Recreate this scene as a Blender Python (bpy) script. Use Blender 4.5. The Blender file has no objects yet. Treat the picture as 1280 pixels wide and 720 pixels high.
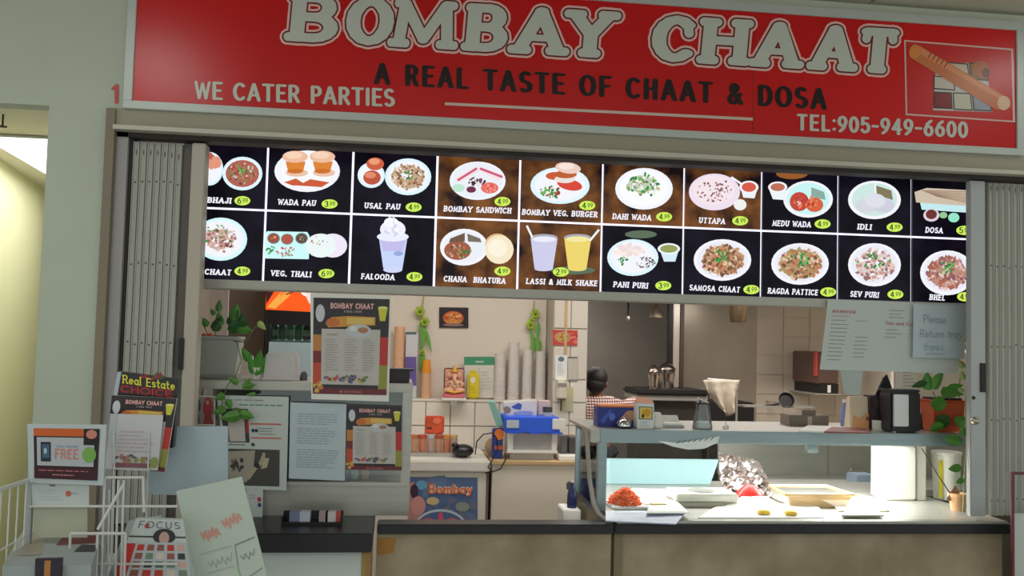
import bpy, bmesh, math, random
from mathutils import Vector, Matrix
random.seed(7)
C = bpy.context.scene.collection
S = bpy.context.scene
R = math.radians

# ---------------------------------------------------------------- camera
F_PX = 1150.0
YAW, PITCH, ROLL = R(6.9376), R(3.1082), R(1.4622)
EYE = Vector((0.0, -3.3, 1.6))
FW = Vector((math.sin(YAW) * math.cos(PITCH), math.cos(YAW) * math.cos(PITCH), math.sin(PITCH)))
_rt = Vector((math.cos(YAW), -math.sin(YAW), 0)); _up = _rt.cross(FW)
RT = _rt * math.cos(ROLL) + _up * math.sin(ROLL)
UP = -_rt * math.sin(ROLL) + _up * math.cos(ROLL)
cd = bpy.data.cameras.new('camera'); cam = bpy.data.objects.new('camera', cd); C.objects.link(cam)
m = Matrix((RT, UP, -FW)).transposed().to_4x4(); m.translation = EYE
cam.matrix_world = m
cd.sensor_fit = 'HORIZONTAL'; cd.sensor_width = 36; cd.lens = 36 * F_PX / 1280
cd.clip_start = 0.05; cd.clip_end = 60
S.camera = cam

# ---------------------------------------------------------------- world, lamps, exposure
S.view_settings.view_transform = 'Standard'; S.view_settings.look = 'None'
S.view_settings.exposure = 0.0; S.view_settings.gamma = 1.0; S.view_settings.use_curve_mapping = False
w = bpy.data.worlds.new('mall_ambience'); S.world = w; w.use_nodes = True
w.node_tree.nodes['Background'].inputs[0].default_value = (0.90, 0.97, 0.92, 1)
w.node_tree.nodes['Background'].inputs[1].default_value = 0.85
def area(name, loc, rot, sx, sy, power, col):
    l = bpy.data.lights.new(name, 'AREA'); l.shape = 'RECTANGLE'; l.size = sx; l.size_y = sy
    l.energy = power; l.color = col
    o = bpy.data.objects.new(name, l); C.objects.link(o); o.location = loc; o.rotation_euler = rot
    return o
area('mall_lamp', (-1.25, -1.6, 2.93), (0, 0, 0), 0.34, 0.9, 8, (0.97, 1, 0.95))
area('mall_lamp', (2.85, -0.8, 2.93), (0, 0, 0), 0.3, 0.5, 3, (0.97, 1, 0.95))
area('mall_lamp', (0.6, -3.6, 2.90), (0, 0, 0), 2.4, 0.6, 14, (0.95, 1, 0.93))
area('shop_lamp', (0.6, 1.5, 2.66), (0, 0, 0), 2.0, 0.6, 29, (1, 0.96, 0.92))
area('hood_lamp', (2.1, 3.75, 1.90), (R(25), 0, 0), 1.3, 0.2, 5, (1, 0.92, 0.84))
area('kitchen_light', (1.4, 4.0, 1.90), (R(30), 0, 0), 0.6, 0.2, 12, (1, 0.92, 0.84))  # added light under the hood, brightens the dark back of the kitchen
area('kitchen_light', (2.5, 2.6, 2.66), (R(15), 0, 0), 1.2, 0.5, 60, (1, 0.94, 0.88))
area('corridor_lamp', (-1.75, 1.9, 2.42), (0, 0, 0), 0.5, 1.6, 8, (1, 0.99, 0.88))
area('fridge_fill_light', (-.62, 2.4, 1.66), (0, 0, 0), 0.2, 0.2, 0.6, (0.95, 1, 1))  # added light inside the fridge, there to bring out the bottles
area('case_lamp', (1.35, 0.42, 1.195), (R(8), 0, 0), 1.3, 0.10, 8.0, (1, 0.98, 0.95))
area('case_lamp_bright', (1.93, 0.42, 1.195), (0, 0, 0), 0.35, 0.12, 6.0, (1, 0.98, 0.92))

# ---------------------------------------------------------------- helpers
def ray(px, py):
    return FW * F_PX + RT * (px - 640) - UP * (py - 360)
def P(px, py, Y=0.0):
    d = ray(px, py); return EYE + d * ((Y - EYE.y) / d.y)
def PZ(px, py, z):
    d = ray(px, py); return EYE + d * ((z - EYE.z) / d.z)
def lin(c):
    if isinstance(c, str): c = tuple(int(c[i:i + 2], 16) for i in (0, 2, 4))
    return tuple(((v / 255) / 12.92 if v / 255 <= .04045 else ((v / 255 + .055) / 1.055) ** 2.4) for v in c)
MATS = {}
def mat(name, col=(200, 200, 200), rough=0.6, metal=0.0, noise=0.0, nscale=8.0, bump=0.0, alpha=1.0, emit=0.0, col2=None, spec=0.5, stretch=None, trans=0.0):
    if name in MATS: return MATS[name]
    mt = bpy.data.materials.new(name); mt.use_nodes = True; nt = mt.node_tree
    b = nt.nodes['Principled BSDF']; c = lin(col)
    b.inputs['Base Color'].default_value = (*c, 1); b.inputs['Roughness'].default_value = rough
    b.inputs['Metallic'].default_value = metal; b.inputs['Specular IOR Level'].default_value = spec
    b.inputs['Alpha'].default_value = alpha; b.inputs['Transmission Weight'].default_value = trans
    if emit:
        b.inputs['Emission Color'].default_value = (*c, 1); b.inputs['Emission Strength'].default_value = emit
    if noise or bump or col2:
        tc = nt.nodes.new('ShaderNodeTexCoord'); nz = nt.nodes.new('ShaderNodeTexNoise')
        mp = nt.nodes.new('ShaderNodeMapping'); nt.links.new(tc.outputs['Object'], mp.inputs[0])
        if stretch: mp.inputs['Scale'].default_value = stretch
        nt.links.new(mp.outputs[0], nz.inputs['Vector']); nz.inputs['Scale'].default_value = nscale
        nz.inputs['Detail'].default_value = 5
        rp = nt.nodes.new('ShaderNodeValToRGB'); nt.links.new(nz.outputs['Fac'], rp.inputs[0])
        c2 = lin(col2) if col2 else tuple(v * (1 - noise) for v in c)
        rp.color_ramp.elements[0].position = 0.35; rp.color_ramp.elements[1].position = 0.65
        rp.color_ramp.elements[0].color = (*c2, 1); rp.color_ramp.elements[1].color = (*c, 1)
        nt.links.new(rp.outputs[0], b.inputs['Base Color'])
        if emit: nt.links.new(rp.outputs[0], b.inputs['Emission Color'])
        if bump:
            bp = nt.nodes.new('ShaderNodeBump'); bp.inputs['Strength'].default_value = bump
            bp.inputs['Distance'].default_value = 0.01
            nt.links.new(nz.outputs['Fac'], bp.inputs['Height']); nt.links.new(bp.outputs[0], b.inputs['Normal'])
    MATS[name] = mt; return mt
def print_mat(name, lit=0.0, rough=0.5, dim=1.0):
    if name in MATS: return MATS[name]
    mt = bpy.data.materials.new(name); mt.use_nodes = True; nt = mt.node_tree
    b = nt.nodes['Principled BSDF']; a = nt.nodes.new('ShaderNodeVertexColor'); a.layer_name = 'Col'
    b.inputs['Roughness'].default_value = rough
    if lit: b.inputs['Specular IOR Level'].default_value = .1
    nt.links.new(a.outputs[0], b.inputs['Base Color'])
    if lit:
        b.inputs['Base Color'].default_value = (0, 0, 0, 1)
        for l in list(b.inputs['Base Color'].links): nt.links.remove(l)
        b.inputs['Base Color'].default_value = (.02, .02, .02, 1)
        nt.links.new(a.outputs[0], b.inputs['Emission Color']); b.inputs['Emission Strength'].default_value = lit
    MATS[name] = mt; return mt
def glass(name, tint=(235, 245, 245), refl=0.12, rough=0.02):
    if name in MATS: return MATS[name]
    mt = bpy.data.materials.new(name); mt.use_nodes = True; nt = mt.node_tree; nt.nodes.clear()
    o = nt.nodes.new('ShaderNodeOutputMaterial'); mx = nt.nodes.new('ShaderNodeMixShader')
    t = nt.nodes.new('ShaderNodeBsdfTransparent'); g = nt.nodes.new('ShaderNodeBsdfGlossy'); lw = nt.nodes.new('ShaderNodeFresnel')
    t.inputs[0].default_value = (*lin(tint), 1); g.inputs['Roughness'].default_value = rough
    ad = nt.nodes.new('ShaderNodeMath'); ad.operation = 'ADD'; ad.inputs[1].default_value = refl; ad.use_clamp = True
    nt.links.new(lw.outputs[0], ad.inputs[0]); nt.links.new(ad.outputs[0], mx.inputs[0])
    nt.links.new(t.outputs[0], mx.inputs[1]); nt.links.new(g.outputs[0], mx.inputs[2]); nt.links.new(mx.outputs[0], o.inputs[0])
    MATS[name] = mt; return mt

def loc_of(o):
    v = Vector((0, 0, 0))
    while o is not None: v += o.location; o = o.parent
    return v
class MB:
    def __init__(s): s.v = []; s.f = []
    def add(s, vs, fs):
        b = len(s.v); s.v += [Vector(v) for v in vs]; s.f += [tuple(i + b for i in f) for f in fs]; return s
    def box(s, x0, x1, y0, y1, z0, z1):
        return s.add([(x0, y0, z0), (x1, y0, z0), (x1, y1, z0), (x0, y1, z0), (x0, y0, z1), (x1, y0, z1), (x1, y1, z1), (x0, y1, z1)],
                     [(0, 1, 5, 4), (1, 2, 6, 5), (2, 3, 7, 6), (3, 0, 4, 7), (4, 5, 6, 7), (3, 2, 1, 0)])
    def hexa(s, front, back):   # two quads in the same order
        return s.add(list(front) + list(back), [(0, 1, 2, 3), (7, 6, 5, 4), (0, 4, 5, 1), (1, 5, 6, 2), (2, 6, 7, 3), (3, 7, 4, 0)])
    def pbox(s, x0, y0, x1, y1, Y, d):
        a, b = P(x0, (y0 + y1) / 2, Y).x, P(x1, (y0 + y1) / 2, Y).x
        t, u = P((x0 + x1) / 2, y0, Y).z, P((x0 + x1) / 2, y1, Y).z
        return s.box(a, b, Y, Y + d, u, t)
    def pquad(s, pts, Y, d):    # slanted slab from four pixel corners on plane Y
        fr = [P(x, y, Y) for x, y in pts]; return s.hexa(fr, [p + Vector((0, d, 0)) for p in fr])
    def tube(s, pts, r, n=8, cap=True):
        pts = [Vector(p) for p in pts]; rs = r if isinstance(r, (list, tuple)) else [r] * len(pts)
        rings = []; up0 = None
        for i, p in enumerate(pts):
            t = (pts[min(i + 1, len(pts) - 1)] - pts[max(i - 1, 0)]).normalized()
            if up0 is None: up0 = Vector((0, 0, 1)) if abs(t.z) < .9 else Vector((0, 1, 0))
            u = (up0 - t * up0.dot(t)).normalized(); w_ = t.cross(u); up0 = u
            rings.append([p + (u * math.cos(2 * math.pi * k / n) + w_ * math.sin(2 * math.pi * k / n)) * rs[i] for k in range(n)])
        vs = [v for r_ in rings for v in r_]; fs = []
        for i in range(len(rings) - 1):
            for k in range(n):
                k2 = (k + 1) % n; fs.append((i * n + k, i * n + k2, (i + 1) * n + k2, (i + 1) * n + k))
        if cap: fs += [tuple(range(n - 1, -1, -1)), tuple(range((len(rings) - 1) * n, len(rings) * n))]
        return s.add(vs, fs)
    def lathe(s, c, prof, n=20, sy=1.0):
        c = Vector(c); vs = []; fs = []
        for r, z in prof:
            for k in range(n):
                a = 2 * math.pi * k / n; vs.append(c + Vector((r * math.cos(a), r * math.sin(a) * sy, z)))
        for i in range(len(prof) - 1):
            for k in range(n):
                k2 = (k + 1) % n; fs.append((i * n + k, i * n + k2, (i + 1) * n + k2, (i + 1) * n + k))
        if prof[0][0] > 1e-5: fs.append(tuple(range(n - 1, -1, -1)))
        if prof[-1][0] > 1e-5: fs.append(tuple(range((len(prof) - 1) * n, len(prof) * n)))
        return s.add(vs, fs)
    def ball(s, c, rx, ry=None, rz=None, n=12):
        ry = ry or rx; rz = rz or rx; c = Vector(c); h = n // 2; vs = []; fs = []
        for i in range(h + 1):
            t = math.pi * i / h
            for k in range(n):
                a = 2 * math.pi * k / n
                vs.append(c + Vector((rx * math.sin(t) * math.cos(a), ry * math.sin(t) * math.sin(a), -rz * math.cos(t))))
        for i in range(h):
            for k in range(n):
                k2 = (k + 1) % n; fs.append((i * n + k, i * n + k2, (i + 1) * n + k2, (i + 1) * n + k))
        return s.add(vs, fs)
    def obj(s, name, mt, parent=None, smooth=None, bevel=0.0, weld=True):
        off = loc_of(parent) if parent is not None else Vector((0, 0, 0))
        me = bpy.data.meshes.new(name); me.from_pydata([v - off for v in s.v], [], s.f)
        if weld or bevel:
            bm = bmesh.new(); bm.from_mesh(me); bmesh.ops.remove_doubles(bm, verts=bm.verts, dist=1e-6)
            if bevel: bmesh.ops.bevel(bm, geom=list(bm.edges), offset=bevel, segments=2, affect='EDGES', clamp_overlap=True)
            bmesh.ops.recalc_face_normals(bm, faces=bm.faces); bm.to_mesh(me); bm.free()
        if smooth:
            me.polygons.foreach_set('use_smooth', [True] * len(me.polygons)); me.set_sharp_from_angle(angle=R(40))
        me.materials.append(mt); o = bpy.data.objects.new(name, me); C.objects.link(o); o.parent = parent
        return o
def tag(o, label, cat, group=None, kind=None):
    o['label'] = label; o['category'] = cat
    if group: o['group'] = group
    if kind: o['kind'] = kind
    return o
def thing(name, label, cat, loc=(0, 0, 0), group=None):
    o = bpy.data.objects.new(name, None); C.objects.link(o); o.location = loc; o.empty_display_size = .05
    return tag(o, label, cat, group)
def struct(o, label=None, cat='setting'):
    o['kind'] = 'structure'
    if label: o['label'] = label; o['category'] = cat
    return o
def dup(src, name=None, parent=None, delta=Vector((0, 0, 0))):
    c = src.copy(); C.objects.link(c); c.parent = parent if parent is not None else src.parent
    c.location = src.location + delta
    for ch in src.children: dup(ch, parent=c)
    return c

# ---------------------------------------------------------------- flat print: font drawn with a broad pen
def arc(cx, cy, rx, ry, a0, a1, n=8):
    return [(cx + rx * math.cos(R(a0 + (a1 - a0) * i / n)), cy + ry * math.sin(R(a0 + (a1 - a0) * i / n))) for i in range(n + 1)]
G = {
'A': (.8, [[(0, 0), (.4, 1)], [(.4, 1), (.8, 0)], [(.18, .32), (.62, .32)]]),
'B': (.66, [[(.05, 0), (.05, 1)], [(.05, 1), (.34, 1)] + arc(.36, .76, .24, .24, 90, -90) + [(.05, .52)], [(.36, .52)] + arc(.36, .26, .3, .26, 90, -90) + [(.05, 0)]]),
'C': (.72, [arc(.4, .5, .4, .5, 48, 312, 12)]),
'D': (.72, [[(.05, 0), (.05, 1)], [(.05, 1), (.3, 1)] + arc(.3, .5, .42, .5, 90, -90, 10) + [(.05, 0)]]),
'E': (.58, [[(.05, 0), (.05, 1)], [(.05, 1), (.58, 1)], [(.05, .52), (.48, .52)], [(.05, 0), (.58, 0)]]),
'F': (.56, [[(.05, 0), (.05, 1)], [(.05, 1), (.56, 1)], [(.05, .52), (.46, .52)]]),
'G': (.76, [arc(.4, .5, .4, .5, 48, 345, 12), [(.76, .38), (.5, .38)]]),
'H': (.7, [[(.05, 0), (.05, 1)], [(.65, 0), (.65, 1)], [(.05, .52), (.65, .52)]]),
'I': (.12, [[(.06, 0), (.06, 1)]]),
'J': (.45, [[(.42, 1), (.42, .3)] + arc(.22, .25, .2, .25, 0, -180)[0:]]),
'K': (.68, [[(.05, 0), (.05, 1)], [(.62, 1), (.1, .48)], [(.28, .62), (.66, 0)]]),
'L': (.54, [[(.05, 1), (.05, 0)], [(.05, 0), (.54, 0)]]),
'M': (.9, [[(.06, 0), (.12, 1)], [(.12, 1), (.45, .12)], [(.45, .12), (.78, 1)], [(.78, 1), (.84, 0)]]),
'N': (.72, [[(.05, 0), (.05, 1)], [(.05, 1), (.67, 0)], [(.67, 0), (.67, 1)]]),
'O': (.84, [arc(.42, .5, .42, .5, 0, 360, 16)]),
'P': (.62, [[(.05, 0), (.05, 1)], [(.05, 1), (.34, 1)] + arc(.34, .73, .28, .27, 90, -90) + [(.05, .46)]]),
'Q': (.84, [arc(.42, .5, .42, .5, 0, 360, 16), [(.5, .25), (.82, -.05)]]),
'R': (.68, [[(.05, 0), (.05, 1)], [(.05, 1), (.34, 1)] + arc(.34, .74, .27, .26, 90, -90) + [(.05, .48)], [(.34, .48), (.66, 0)]]),
'S': (.6, [arc(.3, .75, .27, .25, 40, 270, 8) + arc(.3, .25, .3, .25, 90, -140, 8)]),
'T': (.68, [[(.34, 0), (.34, 1)], [(0, 1), (.68, 1)]]),
'U': (.72, [[(.05, 1), (.05, .34)] + arc(.36, .32, .31, .32, 180, 360) + [(.67, 1)]]),
'V': (.76, [[(0, 1), (.38, 0)], [(.38, 0), (.76, 1)]]),
'W': (1.04, [[(0, 1), (.26, 0)], [(.26, 0), (.52, .9)], [(.52, .9), (.78, 0)], [(.78, 0), (1.04, 1)]]),
'X': (.7, [[(0, 1), (.7, 0)], [(0, 0), (.7, 1)]]),
'Y': (.74, [[(0, 1), (.37, .48)], [(.74, 1), (.37, .48)], [(.37, .48), (.37, 0)]]),
'Z': (.62, [[(0, 1), (.62, 1), (0, 0), (.62, 0)]]),
'0': (.56, [arc(.28, .5, .28, .5, 0, 360, 14)]),
'1': (.3, [[(0, .8), (.2, 1), (.2, 0)]]),
'2': (.54, [arc(.27, .72, .26, .28, 165, -30, 8) + [(0, 0), (.54, 0)]]),
'3': (.54, [arc(.26, .75, .24, .25, 150, -80, 8) + arc(.26, .27, .28, .27, 80, -150, 8)]),
'4': (.58, [[(.42, 0), (.42, 1), (0, .3), (.58, .3)]]),
'5': (.54, [[(.5, 1), (.08, 1), (.05, .55)] + arc(.26, .32, .28, .32, 110, -150, 9)]),
'6': (.56, [[(.46, 1), (.2, .8), (.03, .45)] + arc(.28, .31, .27, .31, 170, -190, 14)]),
'8': (.56, [arc(.28, .75, .24, .25, 0, 360, 12), arc(.28, .26, .28, .26, 0, 360, 12)]),
'9': (.56, [[(.1, 0), (.36, .2), (.53, .55)] + arc(.28, .69, .27, .31, -10, 350, 14)]),
'&': (.78, [[(.78, 0), (.16, .72)] + arc(.34, .82, .18, .18, 190, -30, 7) + [(.1, .38)] + arc(.26, .22, .24, .22, 140, 300, 6) + [(.72, .5)]]),
'.': (.06, [[(.03, 0), (.03, .02)]]), ':': (.06, [[(.03, .1), (.03, .12)], [(.03, .7), (.03, .72)]]),
'-': (.34, [[(0, .45), (.34, .45)]]), ' ': (.32, []),
'a': (.5, [arc(.24, .3, .24, .3, 20, 380, 10), [(.48, .6), (.48, 0)]]), 't': (.34, [[(.14, .95), (.14, .1), (.34, 0)], [(0, .62), (.34, .62)]]),
'e': (.5, [[(.02, .32), (.48, .32)] + arc(.25, .3, .24, .3, 0, 310, 10)]), 'l': (.1, [[(.05, 0), (.05, 1)]]),
's': (.42, [arc(.21, .45, .19, .15, 40, 270, 6) + arc(.21, .15, .21, .15, 90, -140, 6)]),
'o': (.52, [arc(.26, .3, .26, .3, 0, 360, 10)]), 'm': (.8, [[(.03, 0), (.03, .6)], arc(.22, .4, .18, .2, 180, 0, 5) + [(.4, 0)], arc(.59, .4, .18, .2, 180, 0, 5) + [(.77, 0)]]),
'b': (.52, [[(.03, 1), (.03, 0)], arc(.27, .3, .24, .3, 0, 360, 10)]), 'y': (.5, [[(0, .6), (.26, .05)], [(.5, .6), (.2, -.2), (0, -.25)]]),
'n': (.48, [[(.03, 0), (.03, .6)], arc(.25, .38, .2, .22, 180, 0, 5) + [(.45, 0)]]), 'd': (.52, [[(.5, 1), (.5, 0)], arc(.26, .3, .24, .3, 0, 360, 10)]),
'f': (.36, [[(.12, 0), (.12, .8), (.34, 1)], [(0, .6), (.32, .6)]]), 'i': (.08, [[(.04, 0), (.04, .6)], [(.04, .85), (.04, .87)]]),
'r': (.32, [[(.03, 0), (.03, .6)], [(.03, .4), (.3, .6)]]), 'p': (.52, [[(.03, .6), (.03, -.3)], arc(.27, .3, .24, .3, 0, 360, 10)]),
'g': (.52, [arc(.26, .3, .24, .3, 0, 360, 10), [(.5, .6), (.5, -.15), (.1, -.25)]]), 'u': (.48, [[(.03, .6), (.03, .2), (.24, 0), (.45, .2), (.45, .6)]]),
'w': (.7, [[(0, .6), (.17, 0), (.35, .5), (.53, 0), (.7, .6)]]), 'v': (.5, [[(0, .6), (.25, 0), (.5, .6)]]), 'c': (.44, [arc(.25, .3, .24, .3, 50, 310, 8)]),
'h': (.48, [[(.03, 0), (.03, 1)], arc(.25, .38, .2, .22, 180, 0, 5) + [(.45, 0)]]), 'k': (.48, [[(.03, 0), (.03, 1)], [(.4, .6), (.05, .25), (.46, 0)]]),
}
def plane(Y):
    return lambda u, v, h: P(u, v, Y) + Vector((0, -h, 0))
def quadmap(TL, TR, BR, BL, W=1.0, H=1.0):
    TL, TR, BR, BL = map(Vector, (TL, TR, BR, BL)); n = (BL - TL).cross(TR - TL).normalized()
    if n.dot(EYE - TL) < 0: n = -n
    def f(u, v, h):
        u /= W; v /= H
        return TL.lerp(TR, u).lerp(BL.lerp(BR, u), v) + n * h
    return f
class Pr:
    def __init__(s, mp, base=0.0008, step=0.0003): s.m = mp; s.v = []; s.f = []; s.c = []; s.b = base; s.s = step
    def poly(s, pts, col, l=0):
        b = len(s.v); h = s.b + s.s * l + len(s.f) * 2.5e-6
        s.v += [s.m(u, v, h) for u, v in pts]; s.f.append(tuple(range(b, b + len(pts)))); s.c.append((*lin(col), 1)); return s
    def rect(s, x0, y0, x1, y1, col, l=0, sl=0.0):
        d = (x1 - x0) * sl; return s.poly([(x0, y0), (x1, y0 + d), (x1, y1 + d), (x0, y1)], col, l)
    def ell(s, cx, cy, rx, ry, col, l=0, n=20, rot=0.0):
        cr, sr = math.cos(rot), math.sin(rot)
        return s.poly([(cx + rx * math.cos(a) * cr - ry * math.sin(a) * sr, cy + rx * math.cos(a) * sr + ry * math.sin(a) * cr) for a in [2 * math.pi * k / n for k in range(n)]], col, l)
    def seg(s, x0, y0, x1, y1, a, b, col, l=0, n=10):
        dx, dy = x1 - x0, y1 - y0; pts = []
        for k in range(n):
            t = 2 * math.pi * (k + .5) / n; ex, ey = a * math.cos(t), b * math.sin(t)
            if math.cos(t) / a * dx + math.sin(t) / b * dy > 0: pts.append((x1 + ex, y1 + ey))
            else: pts.append((x0 + ex, y0 + ey))
        return s.poly(pts, col, l)
    def blobs(s, cx, cy, rx, ry, cols, n, size, l=2, seed=1):
        rg = random.Random(seed)
        for i in range(n):
            a = rg.uniform(0, 6.28); r = math.sqrt(rg.random())
            s.ell(cx + rx * r * math.cos(a), cy + ry * r * math.sin(a), size * rg.uniform(.5, 1.2), size * rg.uniform(.3, .8), rg.choice(cols), l + (i % 3) * .4, 6, rg.uniform(0, 3))
        return s
    def glyph(s, ch, x, y, sx, h, a, b, col, l=0, shear=0.0, serif=0.0, grow=0.0, slope=0.0):
        """x,y baseline left (v down); sx horizontal scale, h cap height, a/b pen half sizes in cap heights"""
        wd, strokes = G.get(ch, G['-'])
        if ch in 'MWN' and a > .12: a *= .66 if ch == 'M' else .78
        A, B = a * h * (sx / h if sx < h else 1), b * h
        def mp(q):
            X = q[0] * sx; Yy = q[1] * (h - 2 * B) + B
            return x + A + X + shear * Yy, y - Yy + slope * (A + X)
        segs = []
        for st in strokes:
            segs += list(zip(st[:-1], st[1:]))
            if serif:
                for e, nb in ((st[0], st[1]), (st[-1], st[-2])):
                    if (e[1] in (0, 1)) and abs(nb[1] - e[1]) > abs(nb[0] - e[0]) and not (ch in 'MNVWA' and e in [(.4, 1), (.38, 0), (.45, .12), (.26, 0), (.78, 0), (.67, 0), (.12, 1), (.78, 1), (.52, .9)]):
                        segs.append(((e[0] - serif, e[1]), (e[0] + serif, e[1])))
            if serif and ch in 'TELFZC':
                pass
        for p, q in segs:
            (x0, y0), (x1, y1) = mp(p), mp(q)
            horiz = abs(p[1] - q[1]) < .01 and p[1] in (0, 1)
            s.seg(x0, y0, x1, y1, (A * (.6 if horiz and serif else 1)) + grow, B + grow, col, l)
        return wd * sx + 2 * A
    def text(s, t, x0, y0, x1, y1, h, col, l=3, a=.09, b=.06, gap=.1, shear=0.0, serif=0.0):
        wu = sum(G.get(ch, G['-'])[0] for ch in t); n = len(t)
        k = (x1 - x0) / h           # total width in cap heights = wu*sc + n*2a*min(1,sc) + gap*(n-1)
        sc = (k - gap * (n - 1) - 2 * a * n) / max(wu, .01)
        if sc < 1: sc = (k) / (wu + 2 * a * n + gap * (n - 1)); g = gap * sc
        else: g = gap
        x = x0; sl = (y1 - y0) / (x1 - x0)
        for ch in t:
            adv = s.glyph(ch, x, y0 + (x - x0) * sl, sc * h, h, a, b, col, l, shear, serif, slope=sl)
            x += adv + g * h
        return s
    def lines(s, x0, y0, x1, n, dy, col, th=.8, l=2, sl=0.0, seed=3, minf=.6):
        rg = random.Random(seed)
        for i in range(n):
            x = x0; y = y0 + i * dy; xe = x0 + (x1 - x0) * rg.uniform(minf, 1)
            while x < xe - 1e-6:
                ww = min((x1 - x0) * rg.uniform(.08, .2), xe - x); s.rect(x, y + (x - x0) * sl, x + ww, y + (x - x0) * sl + th, col, l, sl); x += ww + (x1 - x0) * .03
        return s
    def words(s, name, t, x0, y0, x1, y1, h, col, mt, parent, l=3, a=.09, b=.06, gap=.1, shear=0.0, serif=0.0):
        """the same as text, each word a mesh of its own"""
        wu = sum(G.get(ch, G['-'])[0] for ch in t); n = len(t); k = (x1 - x0) / h
        sc = (k - gap * (n - 1) - 2 * a * n) / wu; g = gap
        if sc < 1: sc = k / (wu + 2 * a * n + gap * (n - 1)); g = gap * sc
        x = x0; sl = (y1 - y0) / (x1 - x0); q = Pr(s.m, s.b, s.s)
        for ch in t + ' ':
            if ch == ' ' and q.v: q.obj(name, mt, parent); q = Pr(s.m, s.b, s.s)
            x += q.glyph(ch, x, y0 + (x - x0) * sl, sc * h, h, a, b, col, l, shear, serif, slope=sl) + g * h
    def obj(s, name, mt, parent=None):
        off = loc_of(parent) if parent is not None else Vector((0, 0, 0))
        me = bpy.data.meshes.new(name); me.from_pydata([v - off for v in s.v], [], s.f)
        at = me.color_attributes.new('Col', 'FLOAT_COLOR', 'CORNER'); buf = []
        for p in me.polygons: buf += list(s.c[p.index]) * p.loop_total
        at.data.foreach_set('color', buf); me.materials.append(mt)
        o = bpy.data.objects.new(name, me); C.objects.link(o); o.parent = parent; return o
PAPER = print_mat('printed_paper', rough=.6)
VINYL = print_mat('printed_vinyl', rough=.28)
LIT = print_mat('backlit_print', lit=1.0, rough=.3)
# ================================================================ THE SETTING
wallpaint = mat('grey_green_wall_paint', (192, 199, 184), .75, noise=.05, nscale=3)
trimtan = mat('tan_trim', (166, 158, 140), .6)
steelpaint = mat('pale_grey_gate_paint', (184, 184, 176), .5, noise=.07, nscale=9, stretch=(6, 6, .4))
darkgap = mat('dark_recess', (52, 47, 44), .7)
shopwhite = mat('warm_white_wall_paint', (226, 214, 198), .6, noise=.03, nscale=2)
tilem = mat('glazed_white_tile', (232, 224, 210), .22)
grout = mat('grout', (176, 166, 150), .8)
struct(MB().box(-4.5, 6, -7, 0.0, -.05, 0).obj('floor', mat('mall_floor_stone', (170, 165, 155), .35, noise=.15, nscale=5)))
struct(MB().box(-4.5, 6, 0.0, 8, -.05, 0).obj('floor', mat('shop_floor_vinyl', (120, 112, 104), .5, noise=.2, nscale=8)))
# front wall of the mall: bulkhead above, pier on the left
struct(MB().box(-1.0, 5.5, .10, .30, 2.35, 2.93).obj('wall_front', wallpaint))
struct(MB().box(-1.225, -1.03, .02, .30, 0, 2.362).obj('wall_front', wallpaint))
struct(MB().box(-4.4, 5.5, .02, .10, 2.362, 2.93).obj('wall_front', wallpaint))
struct(MB().box(2.62, 5.5, .02, .30, 0, 2.362).obj('wall_right', wallpaint))
# ceilings
ceil = struct(MB().box(-4.4, 5.5, -4.2, .10, 2.955, 2.99).obj('ceiling', grout))
ct = mat('ceiling_tile_cream', (214, 208, 190), .9, noise=.04, nscale=60)
tsrc = None
for i in range(8):
    for j in range(6):
        x0 = -4.3 + i * 1.22; y0 = .08 - (j + 1) * .61
        if tsrc is None:
            tsrc = MB().box(x0, x0 + 1.205, y0, y0 + .595, 2.945, 2.955).obj('ceiling_tile', ct, ceil, bevel=.002); sx, sy = x0, y0
        else: dup(tsrc, parent=ceil, delta=Vector((x0 - sx, y0 - sy, 0)))
struct(MB().box(-1.2, 4.2, .30, 6.2, 2.70, 2.75).obj('ceiling', mat('shop_ceiling', (200, 192, 180), .8)))
# shop walls
struct(MB().box(-1.22, -1.16, .3, 6.2, 0, 2.7).obj('wall_left', shopwhite))
wb = struct(MB().box(-1.16, .99, 2.86, 2.96, 0, 2.7).obj('wall_back', shopwhite))
# tiled lower half of the back wall stands proud and makes the ledge
struct(MB().box(-1.15, .99, 2.735, 2.86, 0, 1.175).obj('wall_back', grout))
tw = struct(MB().box(-1.15, .99, 2.72, 2.86, 1.175, 1.192).obj('trim_1', tilem, bevel=.003))
def tiles(parent, x0, x1, z0, z1, Y, sx_, sz_, mt, g=.003, depth=.012, name='tile'):
    src = None; nx = max(1, round((x1 - x0) / sx_)); nz = max(1, round((z1 - z0) / sz_)); ax = (x1 - x0) / nx; az = (z1 - z0) / nz
    for i in range(nx):
        for j in range(nz):
            if src is None: src = MB().box(x0 + g, x0 + ax - g, Y - depth, Y, z0 + g, z0 + az - g).obj(name, mt, parent, bevel=.002)
            else: dup(src, parent=parent, delta=Vector((i * ax, 0, j * az)))
tiles(bpy.data.objects['wall_back.001'], .03, .99, .55, 1.175, 2.735, .16, .156, tilem)
# pier between counter area and kitchen
pr_ = struct(MB().box(.995, 1.222, 2.60, 2.99, 0, 2.70).obj('wall_pier', mat('pier_grout', (190, 180, 165), .7)))
tiles(pr_, .997, 1.22, .75, 1.34, 2.60, .112, .15, tilem)
tiles(pr_, .997, 1.22, 1.34, 2.0, 2.60, .112, .33, mat('pier_panel', (226, 216, 202), .4))
struct(MB().box(1.065, 1.082, 2.578, 2.588, 1.44, 2.0).obj('trim_2', mat('beige_cable_cover', (205, 172, 130), .6)))
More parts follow.
